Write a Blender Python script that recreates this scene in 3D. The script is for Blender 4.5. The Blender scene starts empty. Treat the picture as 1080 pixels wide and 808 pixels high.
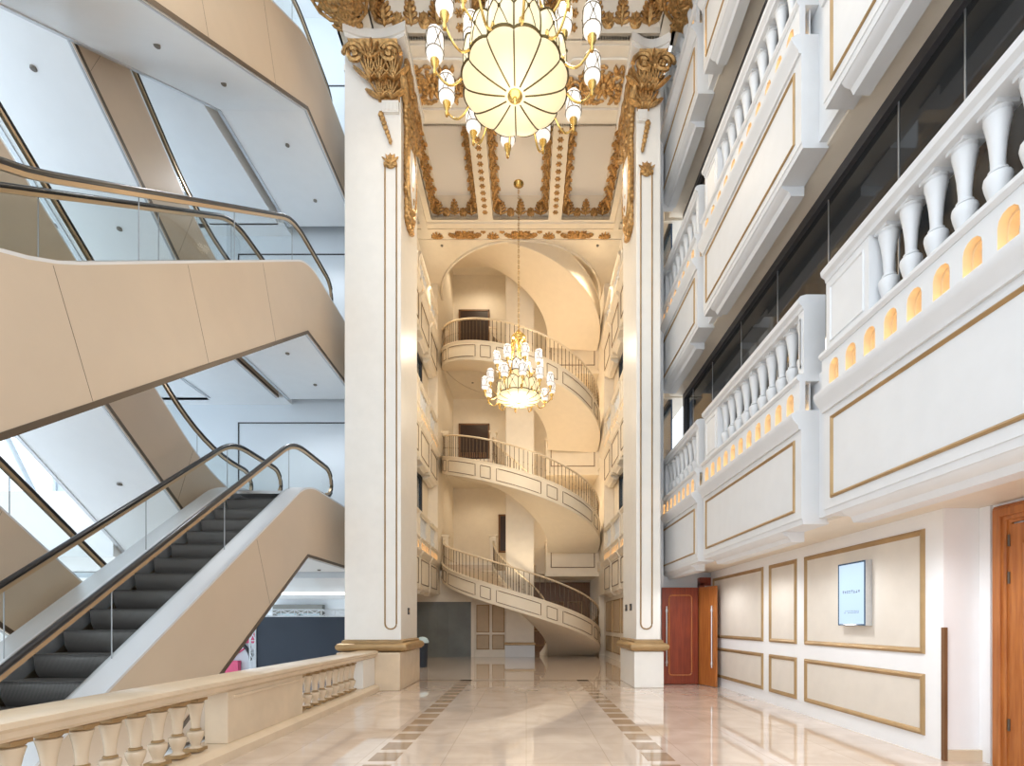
import bpy, math, random
from mathutils import Vector, Matrix
random.seed(7)
S = bpy.context.scene
COL = S.collection
PI = math.pi
def V(*a): return Vector(a)

# ------------------------------------------------------------------ materials
MATS = {}
def mat(name, col, rough=0.5, metal=0.0, var=0.0, scale=4.0, bump=0.0, bscale=40.0, emit=None, estr=0.0, spec=0.5, coat=0.0):
    m = bpy.data.materials.new(name); m.use_nodes = True
    nt = m.node_tree; b = nt.nodes['Principled BSDF']
    b.inputs['Roughness'].default_value = rough
    b.inputs['Metallic'].default_value = metal
    b.inputs['Specular IOR Level'].default_value = spec
    b.inputs['Coat Weight'].default_value = coat
    b.inputs['Base Color'].default_value = (*col, 1)
    tc = nt.nodes.new('ShaderNodeTexCoord')
    if var > 0:
        n = nt.nodes.new('ShaderNodeTexNoise'); n.inputs['Scale'].default_value = scale; n.inputs['Detail'].default_value = 5
        nt.links.new(tc.outputs['Object'], n.inputs['Vector'])
        r = nt.nodes.new('ShaderNodeValToRGB')
        r.color_ramp.elements[0].position = .3; r.color_ramp.elements[1].position = .7
        r.color_ramp.elements[0].color = (*[max(0, c*(1-var)) for c in col], 1)
        r.color_ramp.elements[1].color = (*[min(1, c*(1+var)) for c in col], 1)
        nt.links.new(n.outputs['Fac'], r.inputs['Fac']); nt.links.new(r.outputs['Color'], b.inputs['Base Color'])
    if bump > 0:
        n2 = nt.nodes.new('ShaderNodeTexNoise'); n2.inputs['Scale'].default_value = bscale
        nt.links.new(tc.outputs['Object'], n2.inputs['Vector'])
        bp = nt.nodes.new('ShaderNodeBump'); bp.inputs['Strength'].default_value = bump; bp.inputs['Distance'].default_value = .02
        nt.links.new(n2.outputs['Fac'], bp.inputs['Height']); nt.links.new(bp.outputs['Normal'], b.inputs['Normal'])
    if emit:
        b.inputs['Emission Color'].default_value = (*emit, 1); b.inputs['Emission Strength'].default_value = estr
    MATS[name] = m
    return m

def wood_mat(name, c1, c2, rough=.35):
    m = mat(name, c1, rough); nt = m.node_tree; b = nt.nodes['Principled BSDF']
    tc = nt.nodes.new('ShaderNodeTexCoord'); mp = nt.nodes.new('ShaderNodeMapping')
    mp.inputs['Scale'].default_value = (9, 9, .7)
    n = nt.nodes.new('ShaderNodeTexNoise'); n.inputs['Scale'].default_value = 3; n.inputs['Detail'].default_value = 6
    r = nt.nodes.new('ShaderNodeValToRGB')
    r.color_ramp.elements[0].position = .35; r.color_ramp.elements[1].position = .68
    r.color_ramp.elements[0].color = (*c1, 1); r.color_ramp.elements[1].color = (*c2, 1)
    nt.links.new(tc.outputs['Object'], mp.inputs['Vector']); nt.links.new(mp.outputs['Vector'], n.inputs['Vector'])
    nt.links.new(n.outputs['Fac'], r.inputs['Fac']); nt.links.new(r.outputs['Color'], b.inputs['Base Color'])
    return m

def glass_mat(name, tint, refl=.12, rough=.02):
    m = bpy.data.materials.new(name); m.use_nodes = True; nt = m.node_tree; nt.nodes.clear()
    o = nt.nodes.new('ShaderNodeOutputMaterial'); mx = nt.nodes.new('ShaderNodeMixShader')
    t = nt.nodes.new('ShaderNodeBsdfTransparent'); g = nt.nodes.new('ShaderNodeBsdfGlossy')
    t.inputs['Color'].default_value = (*tint, 1); g.inputs['Roughness'].default_value = rough
    lw = nt.nodes.new('ShaderNodeLayerWeight'); lw.inputs['Blend'].default_value = refl
    nt.links.new(lw.outputs['Fresnel'], mx.inputs[0]); nt.links.new(t.outputs[0], mx.inputs[1]); nt.links.new(g.outputs[0], mx.inputs[2])
    nt.links.new(mx.outputs[0], o.inputs[0]); MATS[name] = m
    return m

WALLW = mat('wall_white', (.88, .88, .885), .45, var=.01)
WHITE = mat('white_paint', (.71, .72, .73), .45, var=.02)
WARMW = mat('ivory_plaster', (.80, .725, .61), .5, var=.025)
COLM  = mat('column_ivory', (.82, .79, .735), .35, var=.02)
CREAM = mat('escalator_cream', (.58, .46, .34), .38, var=.03, scale=1.5)
SOFFIT = mat('soffit_white', (.90, .92, .93), .35, var=.01)
SOFFITG = mat('coffer_grey', (.80, .79, .79), .4)
GOLD = mat('gilt', (.52, .31, .12), .40, .7, var=.45, scale=16, bump=.7, bscale=40)
BEAD = mat('gold_bead', (.40, .26, .12), .4, .35, var=.1)
DARKB = mat('dark_bead', (.20, .14, .09), .4, .3)
BRASS = mat('brass', (.75, .50, .16), .25, .9)
STAIRM = mat('stair_plaster', (.80, .70, .55), .5, var=.02)
BEADS = mat('stair_bead', (.22, .14, .08), .4, .3)
STEEL = mat('brushed_steel', (.62, .63, .65), .32, .85, var=.04, scale=20)
SKIRT = mat('deck_aluminium', (.72, .73, .75), .42, .45)
RUBBER = mat('black_rubber', (.018, .016, .016), .3)
TANRAIL = mat('tan_track', (.50, .36, .22), .3, .6)
DKTRIM = mat('bronze_trim', (.12, .09, .065), .4, .5)
STEPM = mat('step_dark', (.055, .052, .05), .45, .5)
BEIGE = mat('panel_beige', (.74, .68, .60), .5, var=.03)
TANP = mat('panel_tan', (.52, .39, .25), .5, var=.05)
MARB = mat('balustrade_marble', (.70, .56, .40), .18, var=.06, scale=3)
GRAYG = mat('grey_shutter', (.17, .18, .17), .25, var=.15, scale=1.2)
NAVY = mat('navy_board', (.022, .034, .055), .5)
BLACKG = mat('dark_glazing', (.022, .023, .024), .06, spec=.4)
DGLINE = mat('joint_grey', (.34, .35, .36), .4)
DGREY = mat('dark_grey', (.05, .05, .055), .5)
DOORD = mat('dark_door', (.035, .018, .014), .35)
BLUEG = mat('blue_glass', (.03, .075, .14), .08)
RAILM = mat('rail_ivory', (.74, .62, .45), .35)
BARM = mat('bar_bronze', (.12, .075, .035), .4, .4)
TREAD = mat('tread_stone', (.60, .48, .34), .3, var=.06)
RED = wood_mat('red_wood', (.17, .022, .006), (.25, .04, .010), .3)
ORWOOD = wood_mat('orange_wood', (.36, .11, .025), (.50, .18, .045), .32)
BROWNW = wood_mat('brown_wood', (.16, .075, .03), (.22, .11, .05), .4)
WMETAL = mat('white_metal', (.76, .82, .87), .4)
PINK = mat('pink_print', (.75, .10, .22), .5)
BLACK = mat('black_plastic', (.015, .016, .02), .4)
PALEB = mat('pale_blue', (.55, .72, .80), .35)
BOWL = mat('bowl_glass', (.6, .5, .28), .3, emit=(1.0, .86, .55), estr=.54)
SHADE = mat('shade_glass', (.5, .47, .44), .25, emit=(1.0, .92, .84), estr=.62)
LEADL = mat('leading', (.12, .085, .03), .4, .7)
SCREEN = mat('screen_face', (.1, .15, .2), .2, emit=(.62, .78, 1.0), estr=.72)
INK = mat('screen_ink', (.10, .13, .22), .5)
LED = mat('led_strip', (1, .7, .35), .5, emit=(1.0, .70, .36), estr=11.0)
COVE = mat('cove_lamp', (1, 1, 1), .5, emit=(1.0, .97, .9), estr=3.0)
SPOTM = mat('downlight_face', (.2, .18, .15), .4)
NICHE = mat('niche_gold', (.86, .66, .40), .4, .1)
GLASS = glass_mat('balustrade_glass', (.86, .88, .87), .08)
FGLASS = glass_mat('facade_glass', (.93, .97, 1.0), .05)

def marble_floor():
    m = mat('marble_floor', (.6, .48, .36), .05, spec=.6, coat=.5)
    m.node_tree.nodes['Principled BSDF'].inputs['Coat Roughness'].default_value = .02
    nt = m.node_tree; b = nt.nodes['Principled BSDF']
    tc = nt.nodes.new('ShaderNodeTexCoord')
    br = nt.nodes.new('ShaderNodeTexBrick'); br.offset = 0; br.inputs['Scale'].default_value = 1.0
    br.inputs['Mortar Size'].default_value = .004; br.inputs['Brick Width'].default_value = .9; br.inputs['Row Height'].default_value = .9
    br.inputs['Color1'].default_value = (.72, .60, .50, 1); br.inputs['Color2'].default_value = (.66, .545, .45, 1)
    br.inputs['Mortar'].default_value = (.52, .42, .33, 1)
    nt.links.new(tc.outputs['Object'], br.inputs['Vector'])
    n = nt.nodes.new('ShaderNodeTexNoise'); n.inputs['Scale'].default_value = 1.3; n.inputs['Detail'].default_value = 8; n.inputs['Distortion'].default_value = 1.2
    nt.links.new(tc.outputs['Object'], n.inputs['Vector'])
    r = nt.nodes.new('ShaderNodeValToRGB'); r.color_ramp.elements[0].position = .35; r.color_ramp.elements[1].position = .7
    r.color_ramp.elements[0].color = (.88, .86, .84, 1); r.color_ramp.elements[1].color = (1.1, 1.1, 1.1, 1)
    nt.links.new(n.outputs['Fac'], r.inputs['Fac'])
    mx = nt.nodes.new('ShaderNodeMix'); mx.data_type = 'RGBA'; mx.blend_type = 'MULTIPLY'; mx.inputs[0].default_value = 1
    nt.links.new(br.outputs['Color'], mx.inputs[6]); nt.links.new(r.outputs['Color'], mx.inputs[7])
    nt.links.new(mx.outputs[2], b.inputs['Base Color'])
    return m
FLOORM = marble_floor()
PALEF = mat('pale_bounce_floor', (.88, .88, .87), .15, var=.03, scale=6)  # made pale to bounce light up onto the escalator undersides
FLOORD = mat('floor_band_brown', (.36, .25, .16), .08, var=.12, scale=3)

def ribbed_step():
    nt = STEPM.node_tree; b = nt.nodes['Principled BSDF']
    tc = nt.nodes.new('ShaderNodeTexCoord'); w = nt.nodes.new('ShaderNodeTexWave')
    w.wave_type = 'BANDS'; w.bands_direction = 'X'; w.inputs['Scale'].default_value = 22
    nt.links.new(tc.outputs['Object'], w.inputs['Vector'])
    r = nt.nodes.new('ShaderNodeValToRGB')
    r.color_ramp.elements[0].color = (.04, .037, .035, 1); r.color_ramp.elements[1].color = (.20, .185, .175, 1)
    nt.links.new(w.outputs['Fac'], r.inputs['Fac']); nt.links.new(r.outputs['Color'], b.inputs['Base Color'])
ribbed_step()

# ------------------------------------------------------------------ mesh builder
WL = {}   # world location of every parent
class MB:
    def __init__(s): s.v = []; s.f = []; s.mi = []; s.cur = 0
    def add(s, vs, fs):
        o = len(s.v); s.v += [tuple(p) for p in vs]
        for f in fs: s.f.append([i+o for i in f]); s.mi.append(s.cur)
    def box(s, x0, x1, y0, y1, z0, z1):
        x0, x1 = min(x0, x1), max(x0, x1); y0, y1 = min(y0, y1), max(y0, y1); z0, z1 = min(z0, z1), max(z0, z1)
        s.add([(x0,y0,z0),(x1,y0,z0),(x1,y1,z0),(x0,y1,z0),(x0,y0,z1),(x1,y0,z1),(x1,y1,z1),(x0,y1,z1)],
              [(0,3,2,1),(4,5,6,7),(0,1,5,4),(1,2,6,5),(2,3,7,6),(3,0,4,7)])
    def prism(s, pts, axis, a0, a1):
        def P(p, a): return (a, p[0], p[1]) if axis == 'X' else (p[0], a, p[1]) if axis == 'Y' else (p[0], p[1], a)
        n = len(pts); vs = [P(p, a0) for p in pts] + [P(p, a1) for p in pts]
        fs = [tuple(range(n)), tuple(range(2*n-1, n-1, -1))] + [(i, (i+1) % n, (i+1) % n + n, i+n) for i in range(n)]
        s.add(vs, fs)
    def loft(s, rows, close_u=False, caps=False):
        n = len(rows[0]); vs = [p for r in rows for p in r]; fs = []
        m = len(rows)
        for i in range(m-1):
            for j in range(n if close_u else n-1):
                k = (j+1) % n
                fs.append((i*n+j, i*n+k, (i+1)*n+k, (i+1)*n+j))
        if caps: fs += [tuple(range(n-1, -1, -1)), tuple(range((m-1)*n, m*n))]
        s.add(vs, fs)
    def lathe(s, prof, c, segs=16, a0=0):
        rows = [[(c[0]+r*math.cos(a0+2*PI*k/segs), c[1]+r*math.sin(a0+2*PI*k/segs), c[2]+z) for k in range(segs)] for r, z in prof]
        s.loft(rows, True, True)
    def tube(s, path, r, segs=6, closed=False, flat=1.0):
        path = [Vector(p) for p in path]; n = len(path); rows = []
        up0 = Vector((0, 0, 1))
        for i, p in enumerate(path):
            if closed: t = path[(i+1) % n]-path[i-1]
            else: t = path[min(i+1, n-1)]-path[max(i-1, 0)]
            t.normalize()
            up = up0 if abs(t.z) < .95 else Vector((1, 0, 0)) if abs(t.x) < .9 else Vector((0, 1, 0))
            a = t.cross(up).normalized(); b = a.cross(t).normalized()
            rows.append([tuple(p+a*(r*math.cos(2*PI*k/segs))+b*(r*flat*math.sin(2*PI*k/segs))) for k in range(segs)])
        if closed: rows.append(rows[0]); s.loft(rows, True)
        else: s.loft(rows, True, True)
    def bar(s, path, w, h):           # rectangular sweep, w sideways, h vertical-ish
        path = [Vector(p) for p in path]; n = len(path); rows = []
        for i, p in enumerate(path):
            t = path[min(i+1, n-1)]-path[max(i-1, 0)]; t.normalize()
            a = t.cross(Vector((0, 0, 1)))
            a = a.normalized() if a.length > 1e-4 else Vector((1, 0, 0))
            b = a.cross(t).normalized()
            rows.append([tuple(p+a*(w/2*i1)+b*(h/2*j1)) for i1, j1 in ((-1,-1),(1,-1),(1,1),(-1,1))])
        s.loft(rows, True, True)
    def blob(s, c, ax, ay, az, n=6, m=4):   # ellipsoid with axis vectors
        c = Vector(c); rows = []
        for i in range(1, m):
            t = PI*i/m
            rows.append([c+ax*(math.sin(t)*math.cos(2*PI*k/n))+ay*(math.sin(t)*math.sin(2*PI*k/n))+az*math.cos(t) for k in range(n)])
        o = len(s.v); vs = [c+az]+[p for r in rows for p in r]+[c-az]; fs = []
        for k in range(n):
            fs.append((0, 1+k, 1+(k+1) % n)); L = 1+(m-2)*n
            fs.append((len(vs)-1, L+(k+1) % n, L+k))
            for i in range(m-2):
                fs.append((1+i*n+k, 1+(i+1)*n+k, 1+(i+1)*n+(k+1) % n, 1+i*n+(k+1) % n))
        s.add(vs, fs)
    def palmette(s, o, r, u, n, w, h, lobes=7, t=.05):
        o = Vector(o)
        for i in range(lobes):
            a = (i/(lobes-1)-.5)*2*1.25 if lobes > 1 else 0
            L = h*(.5-.13*abs(a)/1.25)
            d = (u*math.cos(a)+r*math.sin(a)*w/h*1.1); d.normalize(); sd = n.cross(d).normalized()
            s.blob(o+d*L+u*h*.02, sd*(w/lobes*.85), n*t, d*L, 6, 4)
        s.blob(o+u*h*.1, r*w*.2, n*t*1.3, u*h*.12, 6, 4)
    def shell(s, o, r, u, n, w, h, t=.05):
        o = Vector(o)
        s.blob(o+u*h*.3, r*w*.46, n*t*.8, u*h*.55, 8, 5)
        for i in range(5):
            a = (i/4-.5)*1.7; d = (u*math.cos(a)+r*math.sin(a)*w/h).normalized()
            s.blob(o+d*h*.45+n*t*.6, n.cross(d).normalized()*w*.085, n*t*.6, d*h*.42, 5, 4)
    def leaf(s, o, r, u, n, w, h, t=.06):
        o = Vector(o)
        s.blob(o+u*h*.48, r*w*.2, n*t, u*h*.5, 6, 5)
        for i in range(4):
            for sx in (-1, 1):
                d = (u*(.35+.15*i)+r*sx*.9).normalized(); L = w*(.34-.05*i)
                s.blob(o+u*h*(.12+.2*i)+r*sx*w*.12+d*L*.7+n*t*.3, n.cross(d).normalized()*h*.10, n*t*.8, d*L, 5, 4)
        s.blob(o+u*h*.94+n*t*.8, r*w*.2, n*t*.9, u*h*.1, 6, 4)
    def spiral(s, c, r, u, n, R, turns=1.6, tr=.03, flip=1):
        c = Vector(c); N = int(turns*12)
        path = []
        for i in range(N+1):
            a = 2*PI*turns*i/N; q = R*(1-.85*i/N)
            path.append(c+r*(math.cos(a)*q*flip)+u*(math.sin(a)*q)+n*(.06*R*i/N))
        s.tube(path, tr, 6)
        s.blob(c+n*.02, r*R*.2, n*.05, u*R*.2, 6, 4)
    def frame(s, P, w=.05, t=.03):     # closed rectangular moulding through 4 pts with normal guessed
        P = [Vector(p) for p in P]; nrm = (P[1]-P[0]).cross(P[3]-P[0]).normalized()
        ct = sum(P, Vector())/4
        e1 = (P[1]-P[0]).normalized(); e2 = (P[3]-P[0]).normalized()
        def q(p, k):
            s1 = -1 if (p-ct).dot(e1) > 0 else 1; s2 = -1 if (p-ct).dot(e2) > 0 else 1
            return p+e1*(s1*k)+e2*(s2*k)
        rows = []
        for p in P+[P[0]]:
            rows.append([q(p, 0)-nrm*.01, q(p, w*.12)+nrm*t*.6, q(p, w*.4)+nrm*t, q(p, w*.75)+nrm*t*.5, q(p, w)-nrm*.01])
        s.loft(rows, True)
    def build(s, name, m, parent=None, smooth=None, bevel=0):
        off = WL[parent.name] if parent else Vector((0, 0, 0))
        me = bpy.data.meshes.new(name)
        me.from_pydata([(a-off.x, b-off.y, c-off.z) for a, b, c in s.v], [], s.f)
        for x in (m if isinstance(m, (list, tuple)) else [m]): me.materials.append(x)
        if any(s.mi):
            for p, i in zip(me.polygons, s.mi): p.material_index = i
        bm_fix(me)
        if smooth:
            me.shade_smooth(); me.set_sharp_from_angle(angle=math.radians(smooth))
        o = bpy.data.objects.new(name, me); COL.objects.link(o)
        if parent: o.parent = parent
        WL[o.name] = off.copy()
        if bevel:
            b = o.modifiers.new('bevel', 'BEVEL'); b.width = bevel; b.segments = 2; b.limit_method = 'ANGLE'
        return o
import bmesh
def bm_fix(me):
    bm = bmesh.new(); bm.from_mesh(me); bmesh.ops.recalc_face_normals(bm, faces=bm.faces); bm.to_mesh(me); bm.free()

def thing(name, label, cat, loc, group=None):
    o = bpy.data.objects.new(name, None); COL.objects.link(o); o.location = loc; o.empty_display_size = .2
    o['label'] = label; o['category'] = cat
    if group: o['group'] = group
    WL[o.name] = Vector(loc)
    return o
def tag(o, label, cat, group=None):
    o['label'] = label; o['category'] = cat
    if group: o['group'] = group
    return o
def struct(o):
    o['kind'] = 'structure'; return o
def sthing(name, loc):
    o = bpy.data.objects.new(name, None); COL.objects.link(o); o.location = loc; o['kind'] = 'structure'; WL[o.name] = Vector(loc)
    return o
def put(me_obj_first, store, key, loc, parent, name):
    """copy of an already-built part (shared mesh) at a world position"""
    o = me_obj_first.copy(); COL.objects.link(o); o.parent = parent; o.name = name
    o.location = Vector(loc)-WL[parent.name]
    return o
def proto_mesh(mb, name, mats, smooth=40):
    me = bpy.data.meshes.new(name); me.from_pydata(mb.v, [], mb.f)
    for x in mats: me.materials.append(x)
    for p, i in zip(me.polygons, mb.mi): p.material_index = i
    bm_fix(me); me.shade_smooth(); me.set_sharp_from_angle(angle=math.radians(smooth))
    return me
def inst(me, name, loc, parent, rz=0, scale=None):
    o = bpy.data.objects.new(name, me); COL.objects.link(o); o.parent = parent
    o.location = Vector(loc)-WL[parent.name]; o.rotation_euler = (0, 0, rz)
    if scale: o.scale = scale
    WL[o.name] = Vector(loc)
    return o
TN = [0]
def trim(mb, m, **k):
    TN[0] += 1
    return struct(mb.build('trim_%d' % TN[0], m, **k))

F = [0.0, 4.25, 8.9, 13.55]

# ------------------------------------------------------------------ camera
cam = bpy.data.cameras.new('camera'); co = bpy.data.objects.new('camera', cam); COL.objects.link(co)
co.location = (0, 0, 1.5); co.rotation_euler = (PI/2, 0, 0)
cam.sensor_width = 36; cam.lens = 535/1080*36; cam.shift_x = (540-555)/1080; cam.shift_y = (657-404)/1080
cam.clip_start = .05; cam.clip_end = 300
S.camera = co

# ------------------------------------------------------------------ setting: floor
mb = MB(); mb.box(-3.72, 9, -6, 40, -.3, 0); mb.box(-5.4, -3.72, 10.9, 40, -.3, 0); struct(mb.build('floor', FLOORM))
mb = MB(); mb.box(-16, -3.72, -6, 10.9, -1.2, -.9); mb.box(-16, -5.4, 10.9, 40, -1.2, -.9); struct(mb.build('floor_atrium', PALEF))
mb = MB()
for y in [3+.5*i for i in range(0, 21)]:
    mb.box(-1.72, -1.42, y, y+.36, 0, .002); mb.box(1.32, 1.62, y, y+.36, 0, .002)
trim(mb, FLOORD)
mb = MB(); mb.box(-3.2, 3.0, 13.05, 13.3, 0, .002); trim(mb, FLOORD)

# ------------------------------------------------------------------ right ground wall with gilt panels
WX = 4.55
mb = MB(); mb.box(WX, 5.1, 5.53, 12.5, 0, 2.75); wr = struct(mb.build('wall_right', WALLW))
secs = [(12.33, 9.72), (9.48, 8.52), (8.28, 5.78)]
for (a, b) in secs:
    for z0, z1 in ((1.14, 2.58), (.21, .92)):
        m1 = MB(); m1.box(WX-.004, WX+.01, b+.05, a-.05, z0+.05, z1-.05); m1.build('panel_field', BEIGE, wr)
        m2 = MB(); m2.frame([(WX, a, z0), (WX, b, z0), (WX, b, z1), (WX, a, z1)], .085, .035); m2.build('gilt_moulding', BEAD, wr, 35)
# near door wall
mb = MB(); mb.box(4.97, 5.2, 1.0, 5.53, 0, 2.75); struct(mb.build('wall_right_near', WALLW))
mb = MB(); mb.box(4.94, 4.975, 5.40, 5.53, 0, 2.75); trim(mb, WALLW)
mb = MB(); mb.box(4.535, 4.57, 5.50, 5.545, 0, 1.45)
tag(mb.build('corner_guard', BROWNW), 'slim brown corner guard strip on the near edge of the white panelled wall', 'corner guard')
mb = MB(); mb.box(WX+.02, 4.97, 5.49, 5.529, 0, .12); struct(mb.build('baseboard_right', MARB))
# near wooden door
d = sthing('door_1', (4.95, 4.6, 0))
mb = MB()
for q, xx in ((0, 4.93), (.05, 4.905), (.12, 4.88)):
    o, i = .0+q*.35, .20-q*.6
    mb.prism([(5.36-o, 0), (5.36-o, 2.72-o), (3.2+o, 2.72-o), (3.2+o, 0), (3.2+i, 0), (3.2+i, 2.72-i), (5.36-i, 2.72-i), (5.36-i, 0)], 'X', xx, 4.969)
mb.build('door_frame', ORWOOD, d, bevel=.01)
mb = MB(); mb.box(4.92, 4.965, 5.16, 4.29, 0.01, 2.5); mb.box(4.92, 4.965, 4.28, 3.4, .01, 2.5); lf = mb.build('door_leaf', ORWOOD, d, bevel=.004)
for y0, y1 in ((5.02, 4.43), (4.14, 3.54)):
    for z0, z1 in ((.25, .95), (1.1, 2.3)):
        m2 = MB(); m2.frame([(4.92, y0, z0), (4.92, y1, z0), (4.92, y1, z1), (4.92, y0, z1)], .05, .02); m2.build('raised_moulding', ORWOOD, lf, 35)
for z in (.4, 1.9, 2.28):
    m2 = MB(); m2.lathe([(.012, 0), (.012, .12)], (4.915, 5.165, z), 8); m2.build('hinge', DKTRIM, d)
# far red double door
d = sthing('door_2', (4.2, 12.5, 0))
mb = MB(); mb.box(4.28, 4.40, 12.5, 12.7, 0, 2.5); mb.box(4.28, 6, 12.5, 12.7, 2.42, 2.62); mb.build('door_frame', RED, d, bevel=.01)
mb = MB(); mb.box(3.30, 4.18, 12.33, 12.38, .01, 2.36); lf = mb.build('door_leaf', RED, d, bevel=.004)
m2 = MB(); pts = []
x0, x1, z0, z1, rr = 3.47, 4.02, .23, 2.17, .07
for cx, cz, a in ((x1-rr, z1-rr, 0), (x0+rr, z1-rr, 90), (x0+rr, z0+rr, 180), (x1-rr, z0+rr, 270)):
    for k in range(4): pts.append((cx+rr*math.cos(math.radians(a+30*k)), 12.325, cz+rr*math.sin(math.radians(a+30*k))))
m2.tube(pts, .016, 6, True); m2.build('raised_moulding', ORWOOD, lf, 40)
def pull(x, y, parent):
    m = MB(); m.tube([(x, y, .45), (x, y, 1.9)], .016, 8); m.lathe([(.02, 0), (.03, .03), (.02, .09)], (x, y, .5), 8); m.lathe([(.02, 0), (.03, .03), (.02, .09)], (x, y, 1.75), 8)
    m.box(x-.012, x+.012, y, y+.05, .52, .55); m.box(x-.012, x+.012, y, y+.05, 1.78, 1.81)
    m.build('pull_handle', STEEL, parent, 40)
pull(3.40, 12.28, lf)
mb = MB(); mb.prism([(4.20, 12.36), (4.245, 12.36), (4.42, 11.72), (4.375, 11.71)], 'Z', .01, 2.36); lf = mb.build('door_leaf', ORWOOD, d, bevel=.004)  # red door's second leaf, orange light on it put into the wood colour
pull(4.32, 11.82, lf)
mb = MB(); mb.box(3.4, 7, 12.7, 12.9, 0, 2.9); struct(mb.build('wall_corridor', WHITE))
# slabs behind the right galleries + glazing
for k in (1, 2, 3):
    mb = MB(); mb.box(3.72, 4.5, 0, 13.2, F[k]-1.5, F[k]-.05)
    if k == 1: mb.box(4.5, 7.0, 0, 12.7, 2.75, 4.2)
    trim(mb, WARMW)
for k in (1, 2, 3):
    z0, z1 = F[k]-.05, (F[k+1]-1.5 if k < 3 else 14.7)
    w = sthing('window_%d' % k, (4.12, 7, z0))
    mb = MB(); mb.box(4.12, 4.16, 0, 13.0, z0, z1); mb.build('pane', BLACKG, w)
    mb = MB(); mb.box(4.05, 4.2, 13.0, 13.12, z0, z1); mb.box(4.05, 4.12, 0, 13.0, z1-.14, z1); mb.build('window_frame', DGREY, w)
    mb = MB()
    for y in (3.9, 4.75, 5.6, 6.9, 8.3, 9.7, 11.2, 12.5): mb.box(4.112, 4.121, y, y+.014, z0, z1-.14)
    mb.build('glass_joint', STEEL, w)

# ------------------------------------------------------------------ balusters and gallery bays
def baluster_mb(h=1.0, r=1.0, gold=False):
    m = MB(); a = .082*r
    m.cur = 1 if gold else 0
    m.box(-a, a, -a, a, 0, .06*h)
    m.cur = 0
    prof = [(.070, .06), (.046, .09), (.044, .12), (.062, .19), (.078, .27), (.086, .33), (.080, .365), (.046, .385)]
    m.lathe([(q*r, z*h) for q, z in prof], (0, 0, 0), 14)
    m.cur = 1 if gold else 0
    m.lathe([(q*r, z*h) for q, z in [(.046, .385), (.058, .395), (.058, .415), (.044, .43)]], (0, 0, 0), 14)
    m.cur = 0
    m.lathe([(q*r, z*h) for q, z in [(.043, .43), (.045, .52), (.053, .65), (.066, .77), (.078, .85), (.080, .87), (.084, .88), (.084, .905), (.07, .915)]], (0, 0, 0), 14)
    m.cur = 1 if gold else 0
    m.lathe([(q*r, z*h) for q, z in [(.07, .915), (.085, .935), (.085, .95)]], (0, 0, 0), 14)
    m.box(-a, a, -a, a, .95*h, h)
    return m
BAL_W = proto_mesh(baluster_mb(.82, 1.05), 'baluster', [WHITE, BEAD])
BAL_G = proto_mesh(baluster_mb(.55, .95, True), 'baluster', [MARB, BEAD])

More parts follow.
